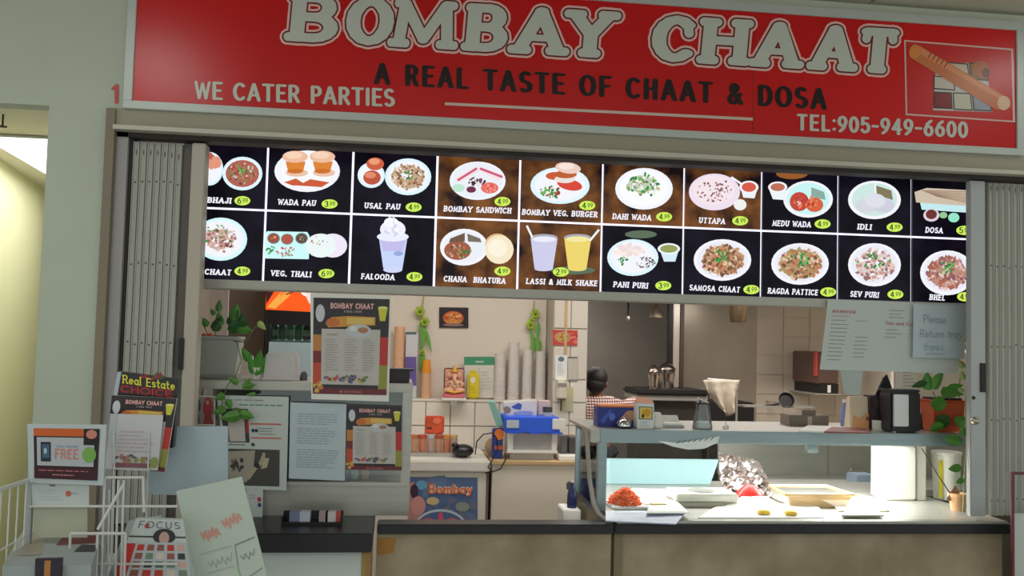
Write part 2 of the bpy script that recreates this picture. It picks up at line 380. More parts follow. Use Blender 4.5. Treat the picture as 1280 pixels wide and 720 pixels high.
# kitchen walls
struct(MB().box(1.0, 4.2, 5.5, 5.6, 0, 2.7).obj('wall_back', mat('kitchen_steel_wall', (150, 143, 135), .45, .3, noise=.15, nscale=3)))
kx = P(946, 440, 4.4).x
struct(MB().box(P(852, 430, 4.4).x, kx, 4.4, 4.48, 0, 2.7).obj('wall_back', mat('kitchen_side_steel', (178, 168, 155), .32, .45, noise=.12, nscale=3, stretch=(1, 1, .5))))
kt = struct(MB().box(kx, 4.2, 4.40, 4.48, 0, 2.7).obj('wall_back', mat('light_grout', (206, 194, 176), .7)))
tiles(kt, kx, 4.05, 1.0, 2.35, 4.40, .24, .17, mat('kitchen_wall_tile', (208, 196, 180), .3), g=.002, depth=.006)
struct(MB().box(4.1, 4.2, .3, 4.4, 0, 2.7).obj('wall_right', shopwhite))
# corridor beyond the pier on the left
A = PZ(0, 200, 2.45); B = PZ(55, 237, 2.45); dr = (B - A).normalized(); a = A - dr * 1.1; b = A + dr * 7
yel = mat('corridor_cream_wall', (228, 226, 194), .6)
n_ = Vector((-dr.y, dr.x, 0)) * .1
struct(MB().hexa([(a.x, a.y, 0), (b.x, b.y, 0), (b.x, b.y, 2.45), (a.x, a.y, 2.45)], [(a.x + n_.x, a.y + n_.y, 0), (b.x + n_.x, b.y + n_.y, 0), (b.x + n_.x, b.y + n_.y, 2.45), (a.x + n_.x, a.y + n_.y, 2.45)]).obj('wall_corridor', yel))
struct(MB().box(-4.4, -1.22, .10, 9, 2.45, 2.50).obj('ceiling', mat('corridor_ceiling', (226, 222, 208), .8)))
struct(MB().box(-1.29, -1.225, .30, 9, 0, 2.45).obj('wall_corridor', yel))
struct(MB().box(-4.4, -1.225, 8.0, 8.1, 0, 2.45).obj('wall_corridor', yel))
t = thing('ceiling_light', 'bright white troffer light panel in the corridor ceiling, seen at the left edge', 'light', (-1.9, 1.4, 2.45))
lx = [PZ(-30, 168, 2.445), PZ(56, 170, 2.445), PZ(55, 213, 2.445), PZ(-30, 165 + 1, 2.445)]
qd = [(-1.872, 1.0), (-1.30, 1.0), (-1.36, 2.2), (-1.975, 2.2)]
MB().hexa([(x, y, 2.436) for x, y in qd], [(x, y, 2.449) for x, y in qd]).obj('diffuser', mat('lamp_diffuser', (250, 255, 255), emit=1.6), t)
MB().tube([(x, y, 2.444) for x, y in qd + qd[:1]], .009, 4).obj('frame', steelpaint, t)
q = PZ(4, 143, 2.45)
t = thing('sprinkler_head', 'small dark sprinkler head under the corridor ceiling at the far left', 'sprinkler', q)
MB().lathe((q.x, q.y, 2.40), [(.004, .0), (.004, .05)], 8).obj('stem', darkgap, t)
MB().lathe((q.x, q.y, 2.398), [(.016, 0), (.018, .004), (.002, .006)], 12).obj('deflector', darkgap, t)

# header track and jamb channels
t = struct(MB().box(-1.03, 2.62, .012, .10, 2.30, 2.365).obj('trim_3', trimtan, bevel=.003))
struct(MB().box(-1.0, 2.62, -.02, .09, 2.285, 2.30).obj('trim_3', mat('pale_rail', (200, 196, 182), .45)))
struct(MB().box(-1.0, 2.62, .03, .10, 2.268, 2.285).obj('trim_3', darkgap))  # dark strip put in for the shadow gap below the rail
struct(MB().box(-1.03, -1.0, .0, .16, 0, 2.36).obj('trim_4', mat('jamb_tan', (136, 124, 106), .6)))
struct(MB().box(-1.0, -.962, .03, .16, 0, 2.285).obj('trim_4', mat('jamb_lavender_grey', (168, 164, 166), .5)))
struct(MB().box(-.962, -.952, .05, .16, 0, 2.28).obj('trim_4', darkgap))

# folding gates: slats, end post, lock slot
def slat_obj(x, wd, z0, z1, parent):
    m_ = MB(); y = .06
    prof = [(0, .0), (wd * .12, -.006), (wd * .22, -.006), (wd * .28, .0), (wd * .78, .001), (wd * .84, -.005), (wd * .95, -.005), (wd, .004), (wd, .022), (0, .022)]
    n = len(prof); vs = [(x + p[0], y + p[1], z) for z in (z0, z1) for p in prof]
    fs = [(k, (k + 1) % n, n + (k + 1) % n, n + k) for k in range(n)] + [tuple(range(n - 1, -1, -1)), tuple(range(n, 2 * n))]
    s_ = m_.add(vs, fs).obj('slat', steelpaint, parent)
    return s_
def gate(name, label, x0, n, wd, z0, zt, rows, seed):
    t = thing(name, label, 'gate', (x0, .06, z0)); rg = random.Random(seed)
    src = slat_obj(x0, wd * .97, z0, zt, t); SL = []
    for k in range(n):
        s_ = src if k == 0 else dup(src, parent=t, delta=Vector((wd * k, 0, 0)))
        s_.location.z = rg.uniform(-.003, 0); SL.append(s_)
    for k in range(n):
        sl = SL[k]
        for zz in rows:
            zz += rg.uniform(-.006, .006)
            rv = MB().lathe((0, 0, 0), [(.0045, 0), (.003, .002), (0, .0025)], 8).obj('rivet', mat('rivet_dark', (98, 88, 80), .5), None); rv.parent = sl; rv.rotation_euler = (R(90), 0, 0)
            rv.location = Vector((wd * .5, .0015, zz - z0))
            if zz > 2.2: rv.scale = (.6, 3.0, 1)
    return t
gl = gate('folding_gate', 'folded grey slatted security gate at the left end of the stall front', -.952, 7, .0242, .927, 2.262, [2.22, 2.12, 1.83, 1.55, 1.2], 3)
post = mat('gate_post_beige', (190, 180, 166), .45)
MB().box(-.782, -.748, .07, .12, .927, 2.262).obj('channel', mat('gate_channel_brown', (98, 90, 86), .5), gl)
MB().box(-.748, -.700, .045, .11, .945, 2.262).obj('end_post', post, gl, bevel=.003)
MB().box(-.762, -.744, .04, .06, 1.46, 1.57).obj('lock_slot', mat('lock_black', (20, 18, 22), .5), gl)
gr = gate('folding_gate', 'folded grey-green slatted security gate at the right end, beside the napkin dispenser', 2.296, 9, .0262, .96, 2.262, [2.24, 1.93, 1.62, 1.33, 1.02], 5)
post2 = mat('gate_post_grey', (176, 178, 180), .4, .2)
MB().box(2.262, 2.292, .085, .12, .96, 2.262).obj('channel', mat('gate_channel_dark', (86, 84, 84), .5), gr)  # dark grey channel between end post and slats
MB().box(2.204, 2.268, .035, .065, .96, 2.262).obj('end_post', post2, gr, bevel=.003)
q = P(1228, 472, .035)
MB().box(q.x - .010, q.x + .010, .028, .04, q.z - .056, q.z + .056).obj('lock_slot', MATS['lock_black'], gr)
q = P(1225, 527, .0)
k = MB().lathe((0, 0, 0), [(.016, 0), (.014, .012), (.008, .02), (0, .022)], 16).obj('lock_knob', mat('brass_knob', (186, 176, 160), .3, .9), None, smooth=True)
k.parent = gr; k.rotation_euler = (R(90), 0, 0); k.location = Vector((q.x, .036, q.z)) - gr.location
q = P(1224, 498, .0)
k = MB().lathe((0, 0, 0), [(.008, 0), (.006, .005), (0, .006)], 12).obj('bolt', darkgap, None)
k.parent = gr; k.rotation_euler = (R(90), 0, 0); k.location = Vector((q.x, .036, q.z)) - gr.location

# ================================================================ THE SIGN
sg = thing('shop_sign', 'long red shop sign with white outlined lettering above the stall', 'sign', (.7, 0, 2.39))
RED = mat('sign_red_vinyl', (214, 4, 14), .27, noise=.18, nscale=1.4, spec=.5)
zb = 2.390; zt = 2.86; xl = -.945; xr = 2.375
MB().box(xl, xr, .001, .015, zb, zt).obj('face', RED, sg)
fm = mat('sign_frame_grey', (190, 196, 192), .4, .2)
MB().box(xl - .03, xr + .03, -.006, .019, zb - .028, zb).obj('frame_rail', fm, sg, bevel=.002)
MB().box(xl - .03, xr + .03, -.006, .019, zt, zt + .035).obj('frame_rail', fm, sg, bevel=.002)
MB().box(xl - .03, xl, -.006, .019, zb, zt).obj('frame_rail', fm, sg, bevel=.002)
MB().box(xr, xr + .03, -.006, .019, zb, zt).obj('frame_rail', fm, sg, bevel=.002)
xs = P(942, 130, 0).x
MB().box(xs - .001, xs + .001, -.0002, .001, zb, zt).obj('seam', mat('seam_red', (150, 30, 34), .5), sg)
big = [('B', 358, 424), ('O', 430, 493), ('M', 486, 573), ('B', 578, 636), ('A', 640, 708), ('Y', 706, 769), ('C', 812, 870), ('H', 872, 938), ('A', 940, 1002), ('A', 1012, 1070), ('T', 1072, 1122)]
def base_y(x): return 51.0 + (x - 358) * .0548
def big_letters():
    for ch, x0, x1 in big:
        par = sg
        for nm, col, grow, ly in (('letter', (200, 206, 198), .6, 2), ('letter_line', (112, 4, 22), 2.6, 1), ('letter_outline', (240, 192, 186), 5.4, 0)):
            p = Pr(plane(0), .0006, .0006)
            h = 60 - (x0 - 358) * .006; y = base_y(x0); wd = G[ch][0]; a = .145 if ch != 'M' else .115; b = .085
            A = a * h; sh = .10
            sx = (x1 - x0 - 2 * A - sh * h * .6) / wd
            s_ = {'A': .16, 'Y': .15, 'M': .12, 'B': .08, 'H': .13, 'T': .12}.get(ch, .0)
            if ch == 'C': A *= 1.05
            sgs = []
            for st in G[ch][1]:
                sgs += [(q0, q1, 0) for q0, q1 in zip(st[:-1], st[1:])]
                for e in (st[0], st[-1]):
                    if ch in 'AM' and e[1] == 0: sgs.append(((e[0] - s_, 0), (e[0] + s_, 0), 1))
                    if ch in 'YH' and e[1] in (0, 1): sgs.append(((e[0] - s_, e[1]), (e[0] + s_, e[1]), 1))
                    if ch == 'M' and e[0] in (.12, .78): sgs.append(((e[0] - s_ * (1.0 if e[0] < .5 else 0), 1), (e[0] + (s_ if e[0] > .5 else 0), 1), 1))
            if ch == 'T': sgs += [((.2, 0), (.48, 0), 1), ((0, 1), (-.03, .80), 1), ((.68, 1), (.71, .80), 1)]
            if ch == 'B': sgs += [((-.1, 0), (.1, 0), 1), ((-.06, 1), (.1, 1), 1)]
            if ch == 'C': sgs += [((.66, .86), (.70, .66), 1)]
            for q0, q1, sf in sgs:
                def mp(q):
                    Yy = b * h + q[1] * (h - 2 * b * h); X = A + q[0] * sx
                    return x0 + X + sh * Yy, y - Yy + .05 * X
                (ax, ay), (bx, by) = mp(q0), mp(q1)
                bb = b * h * (.75 if ch == 'A' and q0[1] == q1[1] == .32 else 1.0)
                p.seg(ax, ay, bx, by, A * (.62 if sf else 1) + grow, bb + grow, col, ly, 14)
            o = p.obj(nm, VINYL, par)
            if par is sg: par = o
big_letters()
p = Pr(plane(0), .0006, .0004)
p.words('slogan_word', 'A REAL TASTE OF CHAAT & DOSA', 467, 105, 1034, 137.5, 27, (22, 10, 18), VINYL, sg, 1, a=.19, b=.07, gap=.11)
p = Pr(plane(0), .0006, .0004); p.words('white_word', 'WE CATER PARTIES', 243, 124, 495, 134, 23, (206, 208, 196), VINYL, sg, 1, a=.155, b=.075, gap=.06)
p.rect(556, 128, 941, 131.5, (216, 196, 186), 1, .0500); p.obj('white_rule', VINYL, sg); p = Pr(plane(0), .0006, .0004)
p.text('TEL:905-949-6600', 995, 163, 1210, 173, 21, (206, 208, 200), 1, a=.15, b=.08, gap=.06, serif=.06)
p.obj('phone_number', VINYL, sg)
# dosa picture at the right end of the sign
p = Pr(plane(0), .0006, .0004)
x0, x1 = 1132, 1266
p.poly([(x0 - 2, 50), (x1, 61), (x1 + 3, 153), (x0, 144)], (224, 190, 184), 0); p.poly([(x0, 52), (x1 - 2, 63), (x1, 151), (x0 + 2, 142)], (206, 36, 36), 1)
p.poly([(1170, 80), (1232, 78), (1240, 140), (1166, 138)], (202, 200, 196), 2)
for c_ in [((1168, 96), (1192, 98), (1192, 112), (1168, 110), (210, 196, 190)), ((1184, 79), (1208, 81), (1210, 92), (1188, 90), (210, 190, 170)), ((1168, 116), (1188, 117), (1189, 135), (1168, 134), (134, 34, 34)), ((1192, 117), (1212, 118), (1214, 137), (1193, 136), (206, 200, 180)), ((1216, 118), (1236, 121), (1238, 138), (1218, 137), (160, 160, 176)), ((1212, 80), (1232, 80), (1234, 100), (1214, 98), (150, 110, 70))]:
    p.poly([(u - 1.5, v - 1.5) if i in (0,) else ((u + 1.5, v - 1.5) if i == 1 else ((u + 1.5, v + 1.5) if i == 2 else (u - 1.5, v + 1.5))) for i, (u, v) in enumerate(c_[:4])], (60, 46, 50), 2.5); p.poly(c_[:4], c_[4], 3)
p.ell(1225, 86, 11, 10, (184, 104, 60), 4); p.ell(1232, 91, 5, 6, (120, 60, 40), 4.3)
p.poly([(1137, 60), (1142, 55), (1150, 58), (1262, 124), (1263, 133), (1256, 138), (1244, 137), (1140, 74), (1136, 68)], (208, 120, 74), 5)
p.poly([(1142, 57), (1150, 59), (1258, 124), (1256, 128), (1150, 68)], (224, 146, 96), 5.5)
p.ell(1143, 65, 7, 9, (226, 140, 74), 5.8, rot=.4)
for i in range(5): p.seg(1160 + i * 5, 72 + i * 3, 1164 + i * 5, 66 + i * 3, .8, .8, (160, 60, 50), 6)
p.ell(1254, 129, 8, 9, (232, 190, 160), 6)
p.obj('dosa_picture', VINYL, sg)
# unit number on the wall left of the sign
p = Pr(lambda u, v, h: P(u, v, .02) + Vector((0, -h, 0)), .001); p.text('1', 139, 130, 151, 130, 25, (200, 92, 92), 1, a=.14, b=.08)
o = tag(p.obj('unit_number', PAPER), 'faded red numeral 1 on the grey wall beside the sign', 'number')

# ================================================================ THE MENU BOARD
MY = .22
mbd = thing('menu_board', 'backlit black menu board with dish pictures in two rows above the counter', 'menu board', (.7, MY, 1.77))
cols = [P(x, 280, MY).x for x in (224, 331.3, 438.7, 544.6, 648.6, 752.5, 854.7, 952, 1047.8, 1139.5, 1229)]
zt_, zm, zb_ = P(640, 187.5, MY).z, P(640, 275.5, MY).z, P(640, 361, MY).z
MB().box(cols[0], cols[-1], MY + .012, MY + .02, zb_ - .002, zt_ + .01).obj('diffuser', mat('menu_light', (235, 235, 255), emit=1.35), mbd)
MB().box(cols[0], cols[-1], MY + .02, MY + .12, zb_ - .03, zt_ + .03).obj('housing', fm, mbd)
MB().box(cols[0], cols[-1], MY - .015, MY + .12, zb_ - .034, zb_ - .001).obj('frame_rail', mat('menu_rail_grey', (186, 184, 176), .5), mbd, bevel=.002)
def menu_bg(name, a_, b_, sc, e):
    mt = mat(name, a_, .25, col2=b_, nscale=sc, emit=e, spec=.12); return mt
bgD = menu_bg('menu_panel_black', (20, 16, 30), (6, 5, 12), 7, .8)
bgB = menu_bg('menu_panel_brown', (134, 84, 44), (28, 18, 22), 9, .55)
CY = (222, 246, 255); WH = (244, 246, 252); GRN = [(60, 150, 70), (40, 120, 60), (110, 180, 90)]
MIXR = [(150, 80, 60), (190, 120, 90), (120, 50, 40), (220, 200, 190)]
MIXB = [(190, 150, 110), (120, 80, 60), (220, 200, 170), (150, 110, 80), (200, 120, 90)]
items = [
 ('PAU BHAJI', 232, 252.5, 289, 254.8, 303, 251, '6.99'), ('WADA PAU', 347, 256, 395, 257.8, 412, 255, '3.99'), ('USAL PAU', 455, 260.5, 500, 262.3, 517, 259, '4.99'),
 ('BOMBAY SANDWICH', 554, 264.5, 640, 267.3, 628, 252, '4.99'), ('BOMBAY VEG. BURGER', 652, 268.5, 747, 272, 734, 257, '4.99'), ('DAHI WADA', 765, 274, 814, 276, 830, 271, '4.99'),
 ('UTTAPA', 873, 279, 906, 280.5, 925, 276, '4.99'), ('MEDU WADA', 965, 282.5, 1014, 284.5, 1028, 280, '4.99'), ('IDLI', 1071, 287, 1089, 287.8, 1118, 284, '4.99'), ('DOSA', 1156, 291, 1178, 292, 1205, 288, '5.99'),
 ('PAPDI CHAAT', 222, 342, 289, 344.5, 303, 339, '4.99'), ('VEG. THALI', 338, 345, 389, 347, 408, 342, '6.99'), ('FALOODA', 451, 349, 493, 350.5, 518, 346, '4.99'),
 ('CHANA  BHATURA', 554, 352, 632, 355, 628, 339, '4.99'), ('LASSI & MILK SHAKE', 657, 355, 747, 358, 701, 340, '2.99'), ('PANI PURI', 766, 359, 810, 361, 829, 357, '3.99'),
 ('SAMOSA CHAAT', 861, 363, 925, 366, 939, 362, '4.99'), ('RAGDA PATTICE', 959, 367, 1022, 369.5, 1035, 365, '4.99'), ('SEV PURI', 1062, 371, 1098, 372.5, 1119, 368, '4.99'), ('BHEL', 1161, 375, 1181, 376, 1206, 371, '4.99')]
def plate(p, cx, cy, rx, ry, rim=CY, inner=WH, k=.86, l=1):
    p.ell(cx, cy, rx, ry, rim, l, 28); p.ell(cx, cy - .5, rx * k, ry * k, inner, l + .5, 28)
def dish(i, p):
    B = p.blobs
    if i == 0:
        plate(p, 262, 211, 17, 21); B(263, 206, 9, 13, [(214, 120, 100), (196, 90, 74), (228, 150, 124)], 14, 7, 3, 2)
        plate(p, 303, 217, 25, 21); p.ell(303, 217, 21, 17, (176, 98, 84), 3); B(303, 217, 18, 14, MIXR + [(90, 150, 90)], 90, 2, 4, 3); B(303, 213, 6, 5, GRN, 16, 2, 6, 4)
    elif i == 1:
        plate(p, 384, 214, 41, 26, WH, (248, 250, 255), .8)
        for cx in (369, 403):
            p.poly([(cx - 12, 202), (cx + 13, 202), (cx + 10, 214), (cx - 9, 214)], (222, 132, 50), 4); p.ell(cx + 2, 216, 14, 5, (236, 196, 170), 3); p.ell(cx, 214, 10, 3, (206, 112, 40), 4.4)
            p.ell(cx, 196, 16, 7.5, (238, 190, 160), 5); p.ell(cx - 2, 194, 11, 4.5, (248, 212, 186), 5.4)
        for q_ in ([(355, 228), (370, 223), (384, 232), (366, 232)], [(372, 232), (388, 224), (412, 228), (402, 234)]): p.poly(q_, (206, 90, 54), 4)
    elif i == 2:
        plate(p, 464, 219, 17, 16); p.ell(469, 205, 11, 8, (206, 96, 66), 4); p.ell(465, 222, 11, 9, (190, 84, 60), 4.4); p.ell(468, 202, 7, 4, (238, 156, 120), 5); p.ell(463, 219, 7, 4, (226, 138, 106), 5)
        plate(p, 510, 221, 29, 23); p.ell(510, 221, 21, 15, (196, 168, 140), 2.5); B(510, 221, 22, 16, MIXB + [(240, 240, 230)], 120, 2.2, 3, 5); B(510, 219, 8, 5, GRN + [WH], 30, 2, 6, 6)
    elif i == 3:
        plate(p, 597, 226, 35, 24, (240, 246, 255), (236, 240, 246), .9)
        for q_ in ([(570, 222), (596, 208), (600, 213), (574, 228)], [(598, 208), (628, 218), (624, 226), (600, 214)]): p.poly(q_, (246, 226, 232), 3); p.seg(q_[0][0] + 3, q_[0][1] + 3, q_[1][0] - 1, q_[1][1] + 3, 1.6, 1.6, (206, 90, 120), 4)
        B(598, 227, 12, 5, [(60, 40, 50), (120, 60, 90), (230, 230, 230)], 20, 3, 4, 7); p.ell(589, 237, 6, 4, (110, 40, 70), 5); p.ell(612, 235, 11, 7, (232, 110, 100), 5); B(612, 235, 8, 5, [(250, 160, 140), (210, 70, 70)], 10, 2, 6, 8); p.ell(573, 235, 8, 5, (190, 230, 210), 4.5)
    elif i == 4:
        plate(p, 700, 232, 37, 23); B(688, 240, 14, 7, GRN + [(160, 60, 50), (240, 240, 230)], 40, 3, 3, 9); p.ell(712, 231, 16, 7, (216, 70, 56), 5.2, rot=.2); p.ell(694, 220, 12, 5, (206, 90, 56), 5.4)
        p.ell(706, 224, 13, 5, (236, 226, 220), 6); p.ell(707, 218, 14, 5, (190, 96, 50), 6.4); p.ell(710, 210, 16, 7, (238, 206, 196), 7, rot=.12); p.ell(708, 208, 10, 4, (250, 228, 220), 7.4)
    elif i == 5:
        plate(p, 805, 236, 36, 26, WH, (250, 252, 255)); p.ell(802, 230, 17, 11, (196, 206, 186), 2.5); B(804, 232, 20, 14, GRN + [(226, 232, 226), (200, 190, 150), (160, 130, 80), (230, 240, 230), (240, 250, 250)], 70, 3, 3, 10)
    elif i == 6:
        p.ell(893, 240, 32, 23, (240, 224, 240), 1, 28); p.ell(892, 238, 26, 18, (246, 230, 236), 2); B(893, 238, 22, 15, [(120, 80, 90), (200, 150, 150), (150, 100, 90)], 60, 1.8, 3, 11)
        p.seg(915, 222, 928, 231, 1.4, 1.4, WH, 3); p.poly([(925, 232), (947, 235), (943, 248), (929, 247)], (236, 240, 250), 3); p.ell(936, 234, 12, 8, WH, 4); p.ell(936, 234, 9, 6, (216, 90, 70), 5); p.ell(925, 256, 8, 7, (240, 242, 240), 4)
    elif i == 7:
        p.poly([(961, 236), (984, 238), (980, 250), (966, 249)], (236, 244, 250), 3); p.ell(972, 234, 12, 7, WH, 4); p.ell(972, 234, 9, 5, (190, 110, 90), 5)
        p.ell(990, 217, 20, 7, (150, 90, 40), .5); plate(p, 1010, 249, 31, 23, WH, (200, 246, 244)); p.poly([(1014, 234), (1030, 240), (1032, 250), (1014, 246)], (140, 170, 160), 3)
        p.ell(999, 252, 12, 12, (196, 70, 60), 4); p.ell(998, 254, 3, 3, (240, 220, 220), 6); p.ell(1018, 256, 11, 9, (214, 96, 60), 4.5); B(1006, 252, 15, 8, [(230, 130, 90), (180, 50, 46)], 22, 3, 5, 12)
    elif i == 8:
        plate(p, 1093, 250, 33, 24, WH, (206, 232, 226)); p.poly([(1095, 232), (1114, 238), (1116, 250), (1096, 244)], (130, 120, 90), 3); p.seg(1094, 229, 1094, 245, 1, 1, WH, 4)
        p.ell(1083, 257, 14, 9, (214, 216, 226), 4); p.ell(1104, 257, 14, 9, (206, 208, 222), 4.4); p.ell(1094, 251, 13, 9, (222, 224, 234), 5)
    elif i == 9:
        p.poly([(1150, 253), (1212, 256), (1212, 266), (1152, 262)], (196, 236, 240), 2); p.poly([(1143, 240), (1158, 235), (1214, 238), (1214, 258), (1145, 253)], (206, 190, 170), 3)
        for j in range(7): p.seg(1152 + 3 * j, 238 + j * 1.2, 1213, 240 + j * 2.4, .5, .5, (150, 120, 96), 4 + .1 * j)
        p.ell(1164, 269, 10, 8, (220, 210, 220), 5); p.ell(1164, 268, 7, 6, (110, 50, 46), 6); p.ell(1179, 269, 5, 4, (150, 200, 150), 5); p.ell(1192, 272, 7, 6, (150, 230, 200), 5)
    elif i == 10:
        plate(p, 276, 299, 33, 27, (214, 250, 255), WH); p.ell(274, 299, 19, 13, (206, 170, 160), 2.5); B(274, 299, 22, 16, [(110, 70, 70), (220, 190, 180), (190, 120, 110), WH, (150, 100, 90)], 90, 2.6, 3, 13); B(272, 293, 24, 16, GRN, 18, 2, 6, 14)
    elif i == 11:
        p.poly([(334, 289), (384, 290), (387, 295), (386, 324), (331, 323), (330, 318), (332, 292)], (206, 250, 252), 1)
        for (a_, b_, c_) in ((342, 298, (150, 80, 66)), (359, 299, (176, 86, 66)), (377, 298, (96, 70, 60))): p.ell(a_, b_, 8, 7, (120, 150, 150), 2); p.ell(a_, b_, 7, 6, c_, 3)
        B(342, 298, 4, 3, [(214, 120, 80), (230, 190, 160)], 8, 1.5, 4, 15); B(377, 298, 4, 3, [(200, 200, 180)], 8, 1, 4, 16); B(339, 313, 6, 5, GRN, 14, 2, 4, 17); B(358, 315, 12, 6, [(230, 160, 160), (200, 90, 90), WH, (120, 150, 90)], 30, 2, 4, 18)
        p.ell(416, 307, 18, 15, (240, 232, 248), 1); p.ell(401, 307, 19, 15, (236, 248, 246), 2); B(400, 303, 12, 9, [(120, 80, 60), (200, 170, 140)], 12, 1.4, 3, 19)
    elif i == 12:
        p.poly([(474, 299), (509, 299), (503, 336), (479, 335)], (200, 214, 250), 2); p.poly([(476, 300), (507, 300), (504, 314), (479, 314)], (196, 190, 236), 3); p.ell(491, 337, 12, 4, (210, 216, 250), 2.4)
        p.ell(491, 296, 20, 6, (236, 240, 255), 4); p.ell(491, 287, 16, 12, (238, 240, 255), 5); p.ell(489, 278, 9, 6, (250, 250, 255), 6); B(491, 287, 13, 8, [(214, 216, 240), WH], 14, 4, 6.5, 20)
        p.rect(486, 270, 488, 280, WH, 7); p.rect(491, 270, 493, 280, (220, 226, 240), 7); p.ell(498, 317, 6, 3, (150, 170, 220), 5)
    elif i == 13:
        plate(p, 580, 309, 30, 23, WH, (236, 240, 246), .85); p.ell(572, 313, 17, 12, (160, 90, 66), 3); B(574, 314, 15, 9, MIXR + GRN, 50, 2, 4, 21); p.poly([(563, 298), (581, 291), (581, 302), (561, 303)], (110, 84, 70), 3); p.poly([(584, 292), (600, 298), (602, 303), (585, 302)], (120, 110, 100), 3)
        p.ell(622, 306, 16, 14, (226, 190, 140), 3); p.ell(624, 312, 18, 18, (246, 232, 200), 4); p.ell(622, 310, 12, 11, (252, 244, 222), 5)
    elif i == 14:
        for (x_, c1, c2) in ((663, (206, 206, 236), (236, 236, 250)), (705, (238, 214, 110), (246, 232, 160))):
            p.poly([(x_, 296), (x_ + 34, 298), (x_ + 28, 336), (x_ + 5, 335)], c1, 3); p.ell(x_ + 16.5, 336, 11.5, 3, c1, 3.3); p.ell(x_ + 17, 297, 17, 4.5, (170, 170, 180), 4); p.ell(x_ + 17, 299, 15, 3.6, c2, 5)
        p.seg(659, 283, 665, 296, 1.4, 1.4, WH, 6); p.seg(748, 288, 738, 300, 1.4, 1.4, WH, 6); p.ell(716, 338, 28, 5, (90, 110, 90), 1)
    elif i == 15:
        plate(p, 791, 322, 32, 23, CY, WH); B(786, 312, 18, 6, [(240, 220, 220), (250, 236, 226)], 20, 6, 3, 22); B(779, 326, 6, 5, GRN, 14, 2, 4, 23); B(807, 328, 12, 7, [(60, 60, 66), (160, 160, 160), WH], 60, 1.6, 4, 24)
        p.poly([(823, 308), (849, 310), (844, 327), (830, 327)], (214, 236, 248), 3); p.ell(836, 311, 14, 7, (240, 248, 255), 4); p.ell(836, 311, 11, 5, (150, 160, 90), 5); p.ell(801, 293, 20, 5, (90, 110, 90), .5)
    elif i in (16, 17, 18, 19):
        cx, cy, rx, ry = {16: (903, 325, 36, 26), 17: (1000, 330, 36, 26), 18: (1093, 331, 33, 27), 19: (1184, 341, 34, 28)}[i]
        plate(p, cx, cy, rx, ry, WH, (236, 236, 246), .88); pal = {16: MIXB, 17: MIXB + [(160, 160, 90)], 18: [(200, 150, 140), WH, (230, 200, 190), (150, 110, 110)], 19: [(200, 150, 140), (140, 90, 100), (230, 200, 190), (170, 100, 80)]}[i]
        p.ell(cx, cy, rx * .70, ry * .70, {16: (196, 150, 112), 17: (176, 140, 100), 18: (222, 206, 200), 19: (186, 140, 124)}[i], 2.5); B(cx, cy, rx * .74, ry * .74, pal, 190, 3.0, 3, 30 + i); B(cx, cy - 5, rx * (.3 if i != 18 else .7), ry * .35, GRN, 22, 2.4, 6, 50 + i)
for r_ in range(2):
    for c_ in range(10):
        i = r_ * 10 + c_; g = .0042
        z1, z0 = (zt_, zm) if r_ == 0 else (zm, zb_)
        brown = c_ in (3, 4, 5) and not (r_ == 1 and c_ == 5) or (r_ == 0 and c_ == 6)
        pn = MB().box(cols[c_] + g, cols[c_ + 1] - g, MY, MY + .012, z0 + (g if r_ == 0 else .0), z1 - (g if r_ == 1 else 0)).obj('menu_panel', bgB if brown else bgD, mbd)
        p = Pr(plane(MY), .0004, .00012); dish(i, p); p.obj('dish_picture', LIT, pn)
        nm, x0, y0, x1, y1, bx, by, pc = items[i]
        p = Pr(plane(MY), .0014, .0001); p.text(nm, x0, y0, x1, y1, 7.4, (245, 245, 255), 1, a=.15, b=.10, gap=.10, serif=.15, shear=.14); p.obj('caption', LIT, pn)
        p = Pr(plane(MY), .0014, .0001); p.ell(bx, by, 10, 5.8, (206, 240, 90), 1, 20)
        p.text(pc[0], bx - 6.4, by + 3.8, bx - 1.4, by + 3.8, 7.6, (20, 40, 20), 3, a=.1, b=.07); p.text('.' , bx - 1, by + 3.8, bx, by + 3.8, 6, (20, 40, 20), 3); p.text(pc[2:], bx + .2, by + 2.4, bx + 7, by + 2.4, 5.6, (40, 70, 30), 3, a=.09, b=.07); p.obj('price_badge', LIT, pn)
# ================================================================ COUNTERS
steel = mat('brushed_steel', (188, 186, 178), .38, .55, noise=.1, nscale=14, stretch=(.3, 4, 4))
steelblue = mat('blue_grey_steel_trim', (152, 170, 174), .35, .6, noise=.08, nscale=10, stretch=(.4, 4, 4))
blackst = mat('black_counter_edge', (30, 31, 35), .35, noise=.3, nscale=30)
lam = mat('beige_marbled_laminate', (176, 160, 134), .5, noise=0, col2=(146, 128, 102), nscale=5, bump=.02)
wood = mat('raw_wood_strip', (176, 142, 84), .6, noise=.2, nscale=12, stretch=(6, 6, .6))
GL = glass('clear_glass', (240, 248, 248), .03)
white = mat('white_plastic', (236, 234, 228), .4)
black = mat('black_plastic', (24, 23, 27), .4)
# right counter
rc = thing('counter', 'right serving counter with black edge and steel deck under the glass display', 'counter', (1.5, .4, 0))
xe = P(1267, 665, 0).x
MB().box(.80, xe, 0, .98, .90, .935).obj('edge', blackst, rc, bevel=.004)
MB().box(.81, xe - .01, .015, .97, .935, .945).obj('deck', steel, rc, bevel=.002)
MB().box(.835, xe - .02, .04, .95, 0, .90).obj('front_panel', lam, rc)
MB().box(.805, .835, .03, .95, 0, .90).obj('corner_strip', mat('olive_corner_strip', (132, 122, 92), .6), rc)
